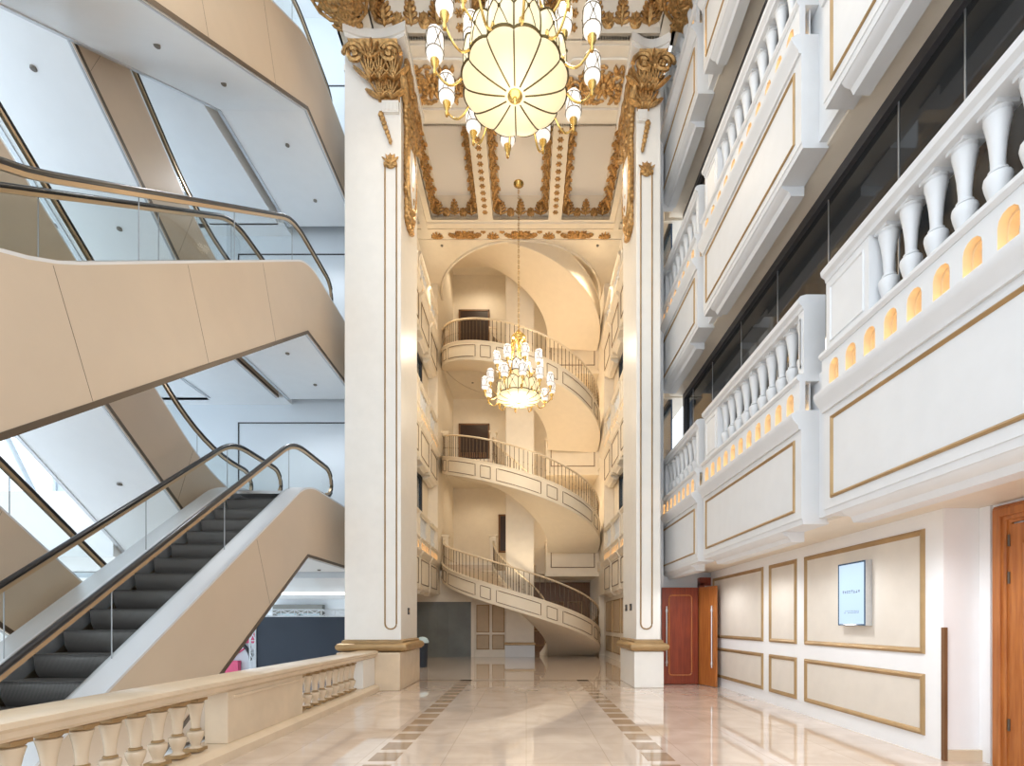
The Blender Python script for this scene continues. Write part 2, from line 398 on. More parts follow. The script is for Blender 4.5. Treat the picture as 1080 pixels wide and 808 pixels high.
def bay(label, X, s, y0, y1, k, loc_group, mod=.29, ped=(.42, .42), lite=False, white=WHITE, bead=BEAD):
    """one gallery bay; s=+1 hall lies towards -x, s=-1 hall lies towards +x; y0 near end, y1 far end"""
    z = F[k]
    T = thing('balcony', label, 'balcony', (X, (y0+y1)/2, z-1.6), loc_group)
    def x(u): return X-s*u
    def ext(prof, ya, yb): 
        m = MB(); m.prism([(x(u), z+h) for u, h in prof], 'Y', ya, yb); return m
    D = -.34
    m = ext([(D, -1.46), (0, -1.46), (0, -.36), (D, -.36)], y0, y1); box = m.build('fascia_box', white, T)
    m = MB(); e = .14
    m.frame([(x(0), y1-e, z-1.36), (x(0), y0+e, z-1.36), (x(0), y0+e, z-.44), (x(0), y1-e, z-.44)][::s], .05, .025); m.build('gilt_bead', bead, box, 35)
    e = .12
    m = ext([(D, -1.46), (-.01, -1.46), (-.02, -1.53), (D, -1.53)], y0, y1)
    m.prism([(x(u), z+h) for u, h in [(D, -1.53), (-.03, -1.53), (-.06, -1.57), (-.13, -1.6), (-.16, -1.66), (D, -1.66)]], 'Y', y0+.55 if y1-y0 > 1.6 else y0+.15, y1-.28 if y1-y0 > 1.6 else y1-.15)
    m.build('bottom_moulding', white, T, 30)
    m = ext([(D, -.36), (.03, -.36), (.04, -.31), (.10, -.24), (.12, -.19), (.12, -.16), (.07, -.14), (.05, -.12), (D, -.12)], y0-.0, y1); m.build('cornice', white, T, 30)
    # niche band
    n = max(2, int(round((y1-y0-.16)/mod))); w = (y1-y0-.16)/n; m = MB(); g = MB(); zb, zt = z-.12, z+.24
    xf, xb = x(.02), x(-.12)
    m.box(x(.02), x(-.05), y0, y0+.08, zb, zt); m.box(x(.02), x(-.05), y1-.08, y1, zb, zt)
    hw = w*.29
    for i in range(n):
        yc = y0+.08+w*(i+.5)
        arch = [(yc-hw, zb+.02)]+[(yc-hw*math.cos(PI*t/6), zb+.20+hw*math.sin(PI*t/6)*1.0) for t in range(7)]+[(yc+hw, zb+.02)]
        out = [(yc-w/2, zb+.02), (yc-w/2, zb+.20)]+[(a, zt) for a, b in arch[2:-2]]+[(yc+w/2, zb+.20), (yc+w/2, zb+.02)]
        fr = [[(xf, a, b) for a, b in out], [(xf, a, b) for a, b in arch]]
        m.loft(fr)
        m.add([(xf, yc-w/2, zb+.20), (xf, yc-w/2, zt), (xf, arch[2][0], zt)], [(0, 1, 2)])
        m.add([(xf, yc+w/2, zb+.20), (xf, yc+w/2, zt), (xf, arch[-3][0], zt)], [(0, 1, 2)])
        m.add([(xf, yc-w/2, zb), (xf, yc+w/2, zb), (xf, yc+w/2, zb+.02), (xf, yc-w/2, zb+.02)], [(0, 1, 2, 3)])
        g.loft([[(xf, a, b) for a, b in arch], [(x(-.05), a, b) for a, b in arch]])
        sc = .8
        in2 = [(yc+(a-yc)*sc, zb+.02+(b-zb-.02)*.92) for a, b in arch]
        g.loft([[(x(-.05), a, b) for a, b in arch], [(x(-.05), a, b) for a, b in in2]])
        g.loft([[(x(-.05), a, b) for a, b in in2], [(xb, a, b) for a, b in in2]])
    nb = m.build('arcade_band', white, T)
    g.build('niche_lining', NICHE, nb, 40)
    m = MB(); m.box(x(-.125), x(-.14), y0+.05, y1-.05, zb, zt); m.build('niche_back', white, nb)
    m = MB(); m.box(x(-.085), x(-.10), y0+.1, y1-.1, zb+.005, zb+.018); m.build('led_strip', LED, nb)
    m = ext([(D, .24), (.03, .24), (.06, .27), (.06, .30), (.03, .33), (D, .33)], y0, y1); m.build('sill', white, T, 30)
    # handrail, pedestals, balusters
    R0 = -.16
    m = ext([(R0-.14, 1.13), (R0+.14, 1.13), (R0+.15, 1.17), (R0+.19, 1.20), (R0+.20, 1.25), (R0+.17, 1.29), (R0+.10, 1.31), (R0-.14, 1.31)], y0, y1); m.build('handrail', white, T, 30)
    for (a, b) in ((y0, y0+ped[0]), (y1-ped[1], y1)):
        m = MB(); m.box(x(R0+.13), x(R0-.14), a, b, z+.33, z+1.13)
        p = m.build('pedestal', white, T)
        xx = x(R0+.13); ee = .07
        m = MB(); m.frame([(xx, b-ee, z+.42), (xx, a+ee, z+.42), (xx, a+ee, z+1.05), (xx, b-ee, z+1.05)][::s], .03, .012); m.build('pedestal_bead', white, p, 35)
    a, b = y0+ped[0]+.10, y1-ped[1]-.10; nn = max(2, int((b-a)/.275)+1)
    for i in range(nn):
        inst(BAL_W, 'baluster', (x(R0), a+(b-a)*i/(nn-1), z+.32), T)
    return T

ordn = {1: 'lowest tier', 2: 'middle tier', 3: 'top tier'}
XR = 3.40
near_l = {1: 'long white balcony bay nearest the viewer, above the wooden door, lowest tier',
          2: 'nearest white balcony bay of the middle tier, cut off by the top right edge',
          3: 'nearest white balcony bay of the top tier above the picture edge'}
mid_l = {1: 'white balcony bay with lit niches above the panelled wall, middle bay of lowest tier',
         2: 'white balcony bay with lit niches above the black glazing, middle tier',
         3: 'white balcony bay at the top edge beside the ceiling, middle bay of the top tier'}
far_l = {1: 'white balcony bay above the red door, far bay of the lowest tier',
         2: 'white balcony bay beside the right column shaft, far bay of the middle tier',
         3: 'white balcony bay beside the right column capital, far bay of top tier'}
GR = 'white balcony bays along the right wall'
for k in (1, 2, 3):
    if k < 3: bay(near_l[k], XR, 1, 1.6, 5.80, k, GR, ped=(.4, .72))
    bay(mid_l[k], XR, 1, 6.27, 9.73, k, GR, ped=(.12, .62))
    bay(far_l[k], XR, 1, 10.08, 12.98, k, GR, ped=(.16, .5))
    m = MB(); m.box(3.62, 3.73, 1.5, 13.0, F[k]-1.46, F[k]+.33); trim(m, WHITE)

# rear side walls bays
ZR = 16.05
XL2, XR2 = -3.80, 3.34
row = {1: 'lowest row', 2: 'middle row', 3: 'upper row'}
pos = ['next to the column', 'second bay from the column', 'third bay from the column', 'at the staircase end']
spans = [(13.5, 15.8), (16.0, 18.0), (18.2, 19.9), (20.1, 21.7)]
for k in (1, 2, 3):
    for i, (a, b) in enumerate(spans):
        if i == 0: continue
        bay('small ivory balcony bay on the left rear wall, %s, %s' % (row[k], pos[i]), XL2, -1, a, b, k, 'small balcony bays on the left rear wall', ped=(.15, .15), white=WARMW, bead=DARKB)
        bay('small ivory balcony bay on the right rear wall, %s, %s' % (row[k], pos[i]), XR2, 1, a, b, k, 'small balcony bays on the right rear wall', ped=(.15, .15), white=WARMW, bead=DARKB)
for sgn, X in ((-1, XL2), (1, XR2)):
    m = MB()
    for k in (1, 2, 3):
        xa, xb = X+sgn*.28, X+sgn*.92
        m.box(xa, xb, 13.3, 21.75, F[k]-1.5, F[k]-.05)
        z1 = F[k+1]-1.5 if k < 3 else ZR+.1
        m.box(X+sgn*.42, X+sgn*.9, 20.6, 23.0, F[k]-.05, z1)
        m.box(X+sgn*.0, X+sgn*.92, 21.75, 23.3, F[k]-1.51, z1-.01 if k < 3 else 19.7)
    trim(m, WARMW)
    for k in (1, 2, 3):
        z1 = F[k+1]-1.5 if k < 3 else ZR+.1
        w = sthing('window_%d' % (3+k+(3 if sgn > 0 else 0)), (X+sgn*.75, 16.5, F[k]))
        m = MB(); m.box(X+sgn*.48, X+sgn*.52, 13.4, 20.6, F[k]-.05, z1); m.build('pane', BLUEG, w)
        m = MB(); m.box(X+sgn*.42, X+sgn*.48, 20.5, 20.6, F[k]-.05, z1); m.box(X+sgn*.42, X+sgn*.48, 13.4, 20.5, z1-.1, z1); m.box(X+sgn*.42, X+sgn*.48, 17.4, 17.5, F[k]-.05, z1); m.build('window_frame', DGREY, w)
# ground level behind the columns, right: tan gilt panels
m = MB(); m.box(3.62, 3.9, 13.0, 26.3, 0, 2.8); wrr = struct(m.build('wall_rear_right', WARMW))
for a, b in ((22.9, 21.3), (21.1, 19.5), (19.3, 17.7), (17.5, 15.9)):
    for z0, z1 in ((1.1, 2.45), (.25, .95)):
        m1 = MB(); m1.box(3.61, 3.63, b+.05, a-.05, z0+.05, z1-.05); m1.build('panel_field', TANP, wrr)
        m2 = MB(); m2.frame([(3.62, a, z0), (3.62, b, z0), (3.62, b, z1), (3.62, a, z1)], .07, .03); m2.build('gilt_moulding', BEAD, wrr, 35)
m = MB(); m.prism([(3.30, 0), (3.62, 0), (3.62, .62), (3.38, .62), (3.30, .52)], 'Y', 14.4, 17.2); trim(m, WHITE, bevel=.02)

# ------------------------------------------------------------------ big columns
UX, UY, UZ = V(1, 0, 0), V(0, 1, 0), V(0, 0, 1)
def column(label, xin, xout, yf, yb, ypl, sg, cs=1.0):
    """sg=+1: hall lies towards +x (left column)"""
    T = thing('column', label, 'column', ((xin+xout)/2, (yf+yb)/2, 0), 'big columns flanking the hall')
    w = lambda u: xin-sg*u       # u measured from the inner face outwards
    lo, hi = min(xin, xout), max(xin, xout)
    m = MB(); m.box(lo, hi, yf, yb, 1.1, 14.42); m.build('shaft', COLM, T, bevel=.015)
    m = MB(); m.box(lo-.06, hi+.06, ypl, yb+.05, 0, .84); m.build('plinth', MARB if sg > 0 else COLM, T, bevel=.02)
    m = MB(); P = [(0.02, .84), (.10, .86), (.15, .91), (.16, .97), (.12, 1.03), (.05, 1.05), (.05, 1.09), (0, 1.12)]
    m.loft([[(lo-q, yf-q, z), (hi+q, yf-q, z), (hi+q, yb+q, z), (lo-q, yb+q, z)] for q, z in P], True, True); m.build('gilt_torus', BEAD, T, 50)
    # slim pilaster panel on the front face, near the inner corner
    u0, u1 = .10, .36
    m = MB(); pts = []
    for uu, a in ((u1-.12, PI), (u0+.12, 1.5*PI)):
        for t in range(5):
            aa = a+PI/2*t/4; pts.append((w(uu-.12*math.cos(aa)*1 if False else uu), 0))
    arc = []
    r = .12; zb = 1.36
    for t in range(5): arc.append((u1-r+r*math.cos(PI/2*t/4), zb+r-r*math.sin(PI/2*t/4)))
    for t in range(5): arc.append((u0+r-r*math.sin(PI/2*t/4), zb+r-r*math.cos(PI/2*t/4)))
    line = [(u1, 11.85)]+arc+[(u0, 11.85), ]
    m.tube([(w(u), yf-.008, z) for u, z in line], .018, 6, True); m.build('gilt_groove', BEAD, T, 60)
    m = MB(); c = V(w((u0+u1)/2), yf-.02, 11.85)
    m.shell(c, UX, UZ, -UY, .30, .30, .06); m.box(c.x-.15, c.x+.15, yf-.06, yf, 11.83, 11.9); m.build('pilaster_finial', GOLD, T, 50)
    # capital
    w = lambda u: xin-sg*(u*cs if u > 0 else u)
    C = m = MB()
    m.loft([[(w(.02), yf-.04-q, z), (w(.5+p), yf-.04-q, z), (w(.5+p), yf+.02, z), (w(.02), yf+.02, z)] for p, q, z in
            ((0, 0, 13.3), (.05, .05, 13.6), (.2, .1, 13.95), (.5, .2, 14.35), (.62, .25, 14.42))], True, True)
    for uc in (.2, .45): m.palmette((w(uc), yf-.08, 13.3), UX, UZ, -UY, .28, .55, 7, .08)
    for uc in (.12, .42, .66): m.palmette((w(uc), yf-.16, 13.62), UX, (UZ-UY*.2).normalized(), -UY, .26, .62, 7, .08)
    for uc, fl in ((.18, 1), (.98, -1)): m.spiral((w(uc), yf-.26, 14.12), UX, UZ, -UY, .24, 1.8, .05, fl*sg)
    m.palmette((w(.6), yf-.26, 13.98), UX, UZ, -UY, .26, .5, 5, .07)
    for yc in (yf+.15, yb-.4): m.spiral((w(-.12), yc, 14.12), UY, UZ, UX*sg, .24, 1.8, .05)
    for yc in (yf+.2, yf+.6, yf+1.0, yf+1.3): m.palmette((w(-.08), yc, 13.35), UY, UZ, UX*sg, .34, .75, 7, .08)
    for yc in (yf+.45, yf+.9): m.palmette((w(-.12), yc, 13.85), UY, UZ, UX*sg, .3, .6, 7, .08)
    m.build('capital', GOLD, T, 55)
    m = MB(); n = 9
    front = [(w(-.16+(1.32)*t/n), yf-.34+.16*math.sin(PI*t/n)) for t in range(n+1)]
    pl = front+[(w(1.16), yb), (w(-.16), yb)]
    m.loft([[(a, b, z) for a, b in pl] for z in (14.42, 14.5)], True, True)
    cx, cy = w(.5), yf
    m.loft([[(a+(a-cx)*.04, b-.05 if b < yf+.05 else b, z) for a, b in pl] for z in (14.5, 14.58, 14.7)], True, True)
    m.build('abacus', COLM, T, 40)
    m = MB(); m.box(w(.04), w(.42), yf-.07, yf, 13.02, 13.28)
    for i in range(4): m.box(w(.07+.09*i), w(.13+.09*i), yf-.085, yf, 13.05, 13.22)
    m.build('fluted_block', COLM, T)
    m = MB()
    for i in range(7): m.blob(V(w(.44-.035*i), yf-.05, 12.98-.1*i), UX*(.07-.004*i), UY*.05, UZ*.07)
    m.build('leaf_drop', GOLD, T, 60)
    # garland on the inner face
    m = MB(); random.seed(3)
    yc = yf+.55
    for i in range(16):
        z = 14.1-.2*i; q = .36*math.sin(PI*min(1, (i+3)/16))+.12
        m.palmette(V(w(-.06), yc+random.uniform(-.06, .06), z-.25), UY, UZ, UX*sg, .35+q, .5, 7, .09)
        m.blob(V(w(-.12), yc+random.uniform(-.12, .12), z), UX*.08, UY*.12, UZ*.12)
    m.build('garland', GOLD, T, 55)
    m = MB(); m.blob(V(w(-.1), yc, 12.0), UY*.34, UX*.1, UZ*.8, 12, 8); m.build('cartouche', COLM, T, 60)
    m = MB(); m.tube([(w(-.12), yc+.38*math.cos(2*PI*t/24), 12.0+.88*math.sin(2*PI*t/24)) for t in range(24)], .05, 6, True); m.build('cartouche_frame', GOLD, T, 60)
    return T
cl = column('ivory column on the left with gilt capital, beside the escalator and balustrade', -2.84, -4.12, 11.5, 13.2, 11.15, 1)
cr = column('ivory column on the right with gilt capital, beside the red door', 2.54, 3.10, 11.7, 13.3, 11.64, -1, .58)
m = MB(); m.box(3.05, 3.36, 12.42, 13.35, 0, 14.7); trim(m, WHITE)
def plate(x, y0, z, ax, lab):
    m = MB()
    if ax == 'x': m.box(x-.01, x+.02, y0, y0+.14, z, z+.16)
    else: m.box(x, x+.12, y0-.02, y0+.01, z, z+.16)
    o = m.build('wall_plate', DGREY, bevel=.004); tag(o, lab, 'wall plate')
    m = MB()
    if ax == 'x': m.box(x+.018, x+.024, y0+.04, y0+.10, z+.05, z+.11)
    else: m.box(x+.035, x+.085, y0-.024, y0-.018, z+.05, z+.11)
    m.build('rocker', BEAD, o)
plate(-2.84, 12.15, 1.70, 'x', 'small dark switch plate on the inner side of the left column')
for yy, lab in ((12.75, 'small dark switch plate on right column, the one farther from the gilt groove'), (12.2, 'small dark switch plate on right column, the one closer to the gilt groove')):
    m = MB(); m.box(2.515, 2.55, yy, yy+.17, 1.80, 1.96); o = m.build('wall_plate', DGREY, bevel=.004); tag(o, lab, 'wall plate')
    m = MB(); m.box(2.51, 2.52, yy+.05, yy+.12, 1.85, 1.91); m.build('rocker', BEAD, o)

# ------------------------------------------------------------------ ceiling
ceil = sthing('ceiling', (-.2, 12, 14.7))
ZC = 14.7; ZR = 16.05
m = MB(); m.box(-3.62, 3.2, 11.6, 13.35, ZC, ZR+.75); m.build('cross_beam', WARMW, ceil)
m = MB()
for q0, q1, z in ((0, .1, .03), (.1, .2, .08)):
    for yy, sg in ((11.6, -1), (13.35, 1)):
        m.box(-3.62, 3.2, yy+sg*q0, yy+sg*q1, ZC+z, ZC+.16+z)
        for i in range(110): m.box(-3.6+.0615*i, -3.57+.0615*i, yy+sg*.1, yy+sg*.14, ZC+.0, ZC+.06)
m.build('dentil_moulding', WARMW, ceil)
m = MB(); m.box(-3.62, 3.2, 11.35, 11.42, ZC+.16, ZC+.2); m.box(-3.62, 3.2, 13.5, 13.57, ZC+.16, ZC+.2); m.build('gilt_fillet', GOLD, ceil)
def scroll_panel(m, cx, cy, w, h, z):
    n = -UZ
    for sx in (-1, 1):
        m.spiral((cx+sx*w*.22, cy, z-.03), UX, UY, n, h*.36, 1.7, .035, sx)
        m.spiral((cx+sx*w*.39, cy+.02, z-.03), UX, UY, n, h*.24, 1.5, .03, -sx)
        for a in range(6):
            aa = 2*PI*a/6
            m.palmette((cx+sx*w*(.22+.07*math.cos(aa)), cy+h*.3*math.sin(aa), z-.02), UX*math.sin(aa)+UY*math.cos(aa), UX*math.cos(aa)+UY*math.sin(aa), n, h*.22, h*.24, 5, .035)
        m.palmette((cx+sx*w*.44, cy, z-.02), UY, UX*sx, n, h*.5, h*.3, 7, .035)
    for a in range(10):
        aa = 2*PI*a/10; d_ = UX*math.cos(aa)+UY*math.sin(aa)
        m.blob(V(cx, cy, z-.03)+d_*h*.2, d_.cross(n)*h*.06, n*.04, d_*h*.14)
    m.blob(V(cx, cy, z-.05), UX*h*.09, UY*h*.09, UZ*.06)
    rg = random.Random(5)
    for i in range(int(70*min(1, h+.3))):
        a = rg.uniform(0, 2*PI); q = math.sqrt(rg.uniform(.1, 1)); d_ = UX*math.cos(a*2)+UY*math.sin(a*2)
        m.blob(V(cx+q*w*.47*math.cos(a), cy+q*h*.44*math.sin(a), z-.015), d_.cross(n)*h*.04, n*.035, d_*h*rg.uniform(.05, .11), 5, 3)
m = MB(); fr = MB()
for cx in (-2.3, -.2, 1.9):
    scroll_panel(m, cx, 12.45, 1.75, 1.0, ZC)
    pts = []
    for sx, sy in ((1, 1), (-1, 1), (-1, -1), (1, -1)):
        a0 = math.atan2(sy, sx)
        for t in range(5):
            an = a0-PI/4+PI/2*t/4
            pts.append((cx+sx*.72+.2*math.cos(an), 12.45+sy*.38+.2*math.sin(an), ZC-.01))
    fr.tube(pts, .035, 6, True)
m.build('gilt_scroll', GOLD, ceil, 55); fr.build('panel_moulding', WARMW, ceil, 50)
# coffers
CX = [(-3.42, -1.72), (-1.20, .80), (1.27, 3.0)]
def coffer(x0, x1, y0, y1, nx, ny, ZC=ZC, sides='NSEW'):
    zb, zt, ins = ZC+.14, ZC+.66, .26
    m = MB(); A = [(x0, y0), (x1, y0), (x1, y1), (x0, y1)]; B = [(x0+ins, y0+ins), (x1-ins, y0+ins), (x1-ins, y1-ins), (x0+ins, y1-ins)]
    m.loft([[(a, b, zb-.14) for a, b in A], [(a, b, zb) for a, b in A], [(a, b, zt) for a, b in B]], True)
    c = m.build('coffer', WARMW, ceil)
    m = MB(); m.add([(a, b, zt) for a, b in B], [(0, 1, 2, 3)])
    m.build('coffer_panel', SOFFITG, c)
    m = MB(); sl = V(0, ins, zt-zb).normalized(); 
    def run(p0, p1, inward, n, lng=False):
        p0, p1 = Vector(p0), Vector(p1); d_ = (p1-p0).normalized()
        up = (inward*ins+UZ*(zt-zb)).normalized(); nn = d_.cross(up).normalized()
        if nn.dot(inward) < 0: nn = -nn
        L = (p1-p0).length
        for i in range(n):
            q = p0+d_*(L*(i+.5)/n)+nn*.01
            big = i % 2 == 0
            if lng: m.leaf(q, d_, up, nn, min(.46, L/n*1.05), .46 if i % 2 else .40, .08)
            elif i in (0, n-1): m.leaf(q, d_, up, nn, .40, .42, .07)
            elif i % 2: m.shell(q, d_, up, nn, .30, .28, .05)
            else: m.leaf(q, d_, up, nn, .30, .46, .05)
    if 'N' in sides: run((x0+.1, y1, zb), (x1-.1, y1, zb), -UY, nx)
    if 'E' in sides: run((x1, y0+.1, zb), (x1, y1-.1, zb), -UX, ny, True)
    if 'W' in sides: run((x0, y0+.1, zb), (x0, y1-.1, zb), UX, ny, True)
    m.build('gilt_palmettes', GOLD, c, 55)
for (x0, x1) in CX:
    coffer(x0, x1, 13.6, 18.3, 5, 11, ZR)
    coffer(x0, x1, 5.0, 11.35, 5, 15)
# ribs between the coffers with rosettes, edge strips
for ya, yb, ZZ in ((13.35, 18.3, ZR), (5.0, 11.6, ZC)):
    m = MB()
    for x0, x1 in ((-1.72, -1.20), (.80, 1.27), (-4.8 if ya > 12 else -3.8, -3.42), (3.0, 4.4 if ya > 12 else 3.34)): m.box(x0, x1, ya, yb, ZZ+.0 if x0 in (-1.72, .80) else ZZ, ZZ+.15)
    m.box(-3.62, 3.2, ya, ya+.25, ZZ+.02, ZZ+.15)
    m.build('coffer_rib', WARMW, ceil)
    m = MB()
    for xc in (-1.46, 1.035):
        n = int((yb-ya-.2)/.27)
        for i in range(n):
            c = V(xc, ya+.3+.27*i, ZZ-.01)
            for a in range(6):
                d_ = UX*math.cos(a*PI/3)+UY*math.sin(a*PI/3)
                m.blob(c+d_*.055, d_.cross(UZ)*.032, UZ*.03, d_*.05, 5, 3)
            m.blob(c, UX*.035, UY*.035, UZ*.045, 5, 3)
    m.build('gilt_rosettes', GOLD, ceil, 55)
# long side beams with gilt scroll
for (x0, x1, xc) in ((-4.22, -3.62, -3.95), (3.2, 4.6, 3.5)):
    m = MB(); m.box(x0, x1, 2, 11.6, ZC, ZC+.5); m.box(x0, x0+.05, 2, 13, ZC, ZC+1.2); m.build('side_beam', WARMW, ceil)
    m = MB()
    for y in (10.7, 9.2): 
        scroll_panel(m, xc, y, .55, 1.3, ZC)
        m.palmette((xc, y+.62, ZC-.02), UX, -UY, -UZ, .4, .5, 7, .05)
    for i in range(40): m.blob(V(xc+(.33 if xc < 0 else -.27), 7+.11*i, ZC-.02), UX*.035, UY*.05, UZ*.04, 5, 3)
    m.build('gilt_scroll', GOLD, ceil, 55)
# rear frieze beam and cornice
m = MB(); m.box(-4.8, 4.4, 18.7, 19.25, ZR, ZR+.15)
m.prism([(18.3, ZR+.15), (18.3, ZR+.0), (18.4, ZR+.0), (18.44, ZR-.05), (18.65, ZR-.05), (18.7, ZR-.0), (18.7, ZR+.15)], 'X', -4.8, 4.4)
for i in range(110): m.box(-3.6+.0615*i, -3.57+.0615*i, 18.24, 18.32, ZR+.02, ZR+.08)
m.box(-4.8, 4.4, 18.70, 18.76, ZR-.05, ZR); m.box(-4.8, 4.4, 19.22, 19.27, ZR-.04, ZR)
m.build('rear_cornice', WARMW, ceil)
m = MB()
for cx in (-2.3, -.2, 1.9):
    scroll_panel(m, cx, 19.0, 1.15, .42, ZR)
    m.palmette((cx, 19.15, ZR-.02), UX, -UY, -UZ, .9, .4, 11, .04)
for cx in (-3.35, -1.25, .85, 2.95): m.palmette((cx, 19.18, ZR-.02), UX, -UY, -UZ, .34, .34, 7, .04)
for cx in (-1.6, -.9, .5, 1.2): m.palmette((cx, 18.82, ZR-.02), UX, UY, -UZ, .2, .14, 5, .03)
m.build('gilt_frieze', GOLD, ceil, 55)
m = MB()   # side cornices of the rear room
for x0, x1 in ((-3.85, -3.62), (3.2, 3.39)): m.box(x0, x1, 13.3, 18.7, ZR-.12, ZR+.1)
m.build('side_cornice', WARMW, ceil)
# flat ceiling with the circular stairwell opening
CXs, CYs, RO, RI = -.23, 22.8, 3.50, 1.2
m = MB(); N = 96; cpts = []; rpts = []
X0, X1, Y0, Y1 = -4.8, 4.4, 19.25, 26.4
for i in range(N):
    a = 2*PI*i/N; c, s_ = math.cos(a), math.sin(a)
    cpts.append((CXs+(RO+.03)*c, CYs+(RO+.03)*s_))
    tt = min(((X1-CXs)/c if c > 1e-6 else 1e9), ((X0-CXs)/c if c < -1e-6 else 1e9), ((Y1-CYs)/s_ if s_ > 1e-6 else 1e9), ((Y0-CYs)/s_ if s_ < -1e-6 else 1e9))
    rpts.append((CXs+tt*c, CYs+tt*s_))
hf = range(N//2, N+1)
m.loft([[(*rpts[i % N], ZR) for i in hf], [(*cpts[i % N], ZR) for i in hf]])
m.loft([[(*rpts[i % N], ZR+.1) for i in hf], [(*cpts[i % N], ZR+.1) for i in hf]])
for cx, cy in ((X0, Y0), (X1, Y0)):
    i = min(range(N), key=lambda i: (rpts[i][0]-cx)**2+(rpts[i][1]-cy)**2)
    m.add([(*rpts[i-1], ZR), (cx, cy, ZR), (*rpts[(i+1) % N], ZR), (*rpts[i], ZR)], [(0, 1, 2), (0, 2, 3)])
m.build('stairwell_ceiling', WARMW, ceil)
m = MB()   # drum above the opening
m.loft([[(*cpts[i % N], ZR+.01) for i in hf], [(*cpts[i % N], ZR+3.6) for i in hf]]); struct(m.build('wall_stairwell_drum', STAIRM, None, 60))
m = MB(); m.tube([(*cpts[i % N], ZR-.01) for i in hf], .06, 6); m.build('opening_moulding', WARMW, ceil, 60)
m = MB()
for px_ in (-3.25, 2.75): m.lathe([(.05, 0), (.05, -.03)], (px_, 19.55, ZR), 10)
m.build('downlight', SPOTM, ceil)
m = MB(); m.box(-4.0, 3.6, 18.6, 26.6, 19.6, 19.8); struct(m.build('ceiling_stairwell', WARMW))

# ------------------------------------------------------------------ stairwell walls, pillar, landings
m = MB(); m.box(-4.0, 3.6, 26.4, 26.6, 0, 19.7); struct(m.build('wall_back', WARMW))
m = MB(); m.box(-4.0, -3.8, 23.31, 26.4, 2.7, 19.7); struct(m.build('wall_rear_left', WARMW))
m = MB(); m.box(3.34, 3.6, 23.31, 26.4, 0, 19.7); struct(m.build('wall_rear_right_upper', WARMW))
T = thing('pillar', 'square ivory pillar standing inside the spiral staircase', 'pillar', (CXs-.05, CYs, 0))
px0, px1, py0, py1 = CXs-.05-.62, CXs-.05+.62, CYs-.56, CYs+.56
m = MB(); m.box(px0, px1, py0, py1, .62, 19.6); m.build('shaft', WARMW, T, bevel=.02)
m = MB(); m.box(px0-.03, px1+.03, py0-.03, py1+.03, 0, .52); m.build('plinth', WHITE, T, bevel=.01)
m = MB(); m.loft([[(px0-q, py0-q, z), (px1+q, py0-q, z), (px1+q, py1+q, z), (px0-q, py1+q, z)] for q, z in ((.03, .52), (.06, .55), (.06, .6), (.01, .64))], True, True); m.build('gilt_torus', BEAD, T)
TH0, SW = 176.0, 250.0
def hp(th, r, z): a = math.radians(th); return (CXs+r*math.cos(a), CYs+r*math.sin(a), z)
BARMESH = MB(); BARMESH.lathe([(.012, .0), (.012, .34), (.019, .36), (.019, .38), (.012, .4), (.012, .88)], (0, 0, 0), 6)
BARMESH = proto_mesh(BARMESH, 'baluster', [BARM])
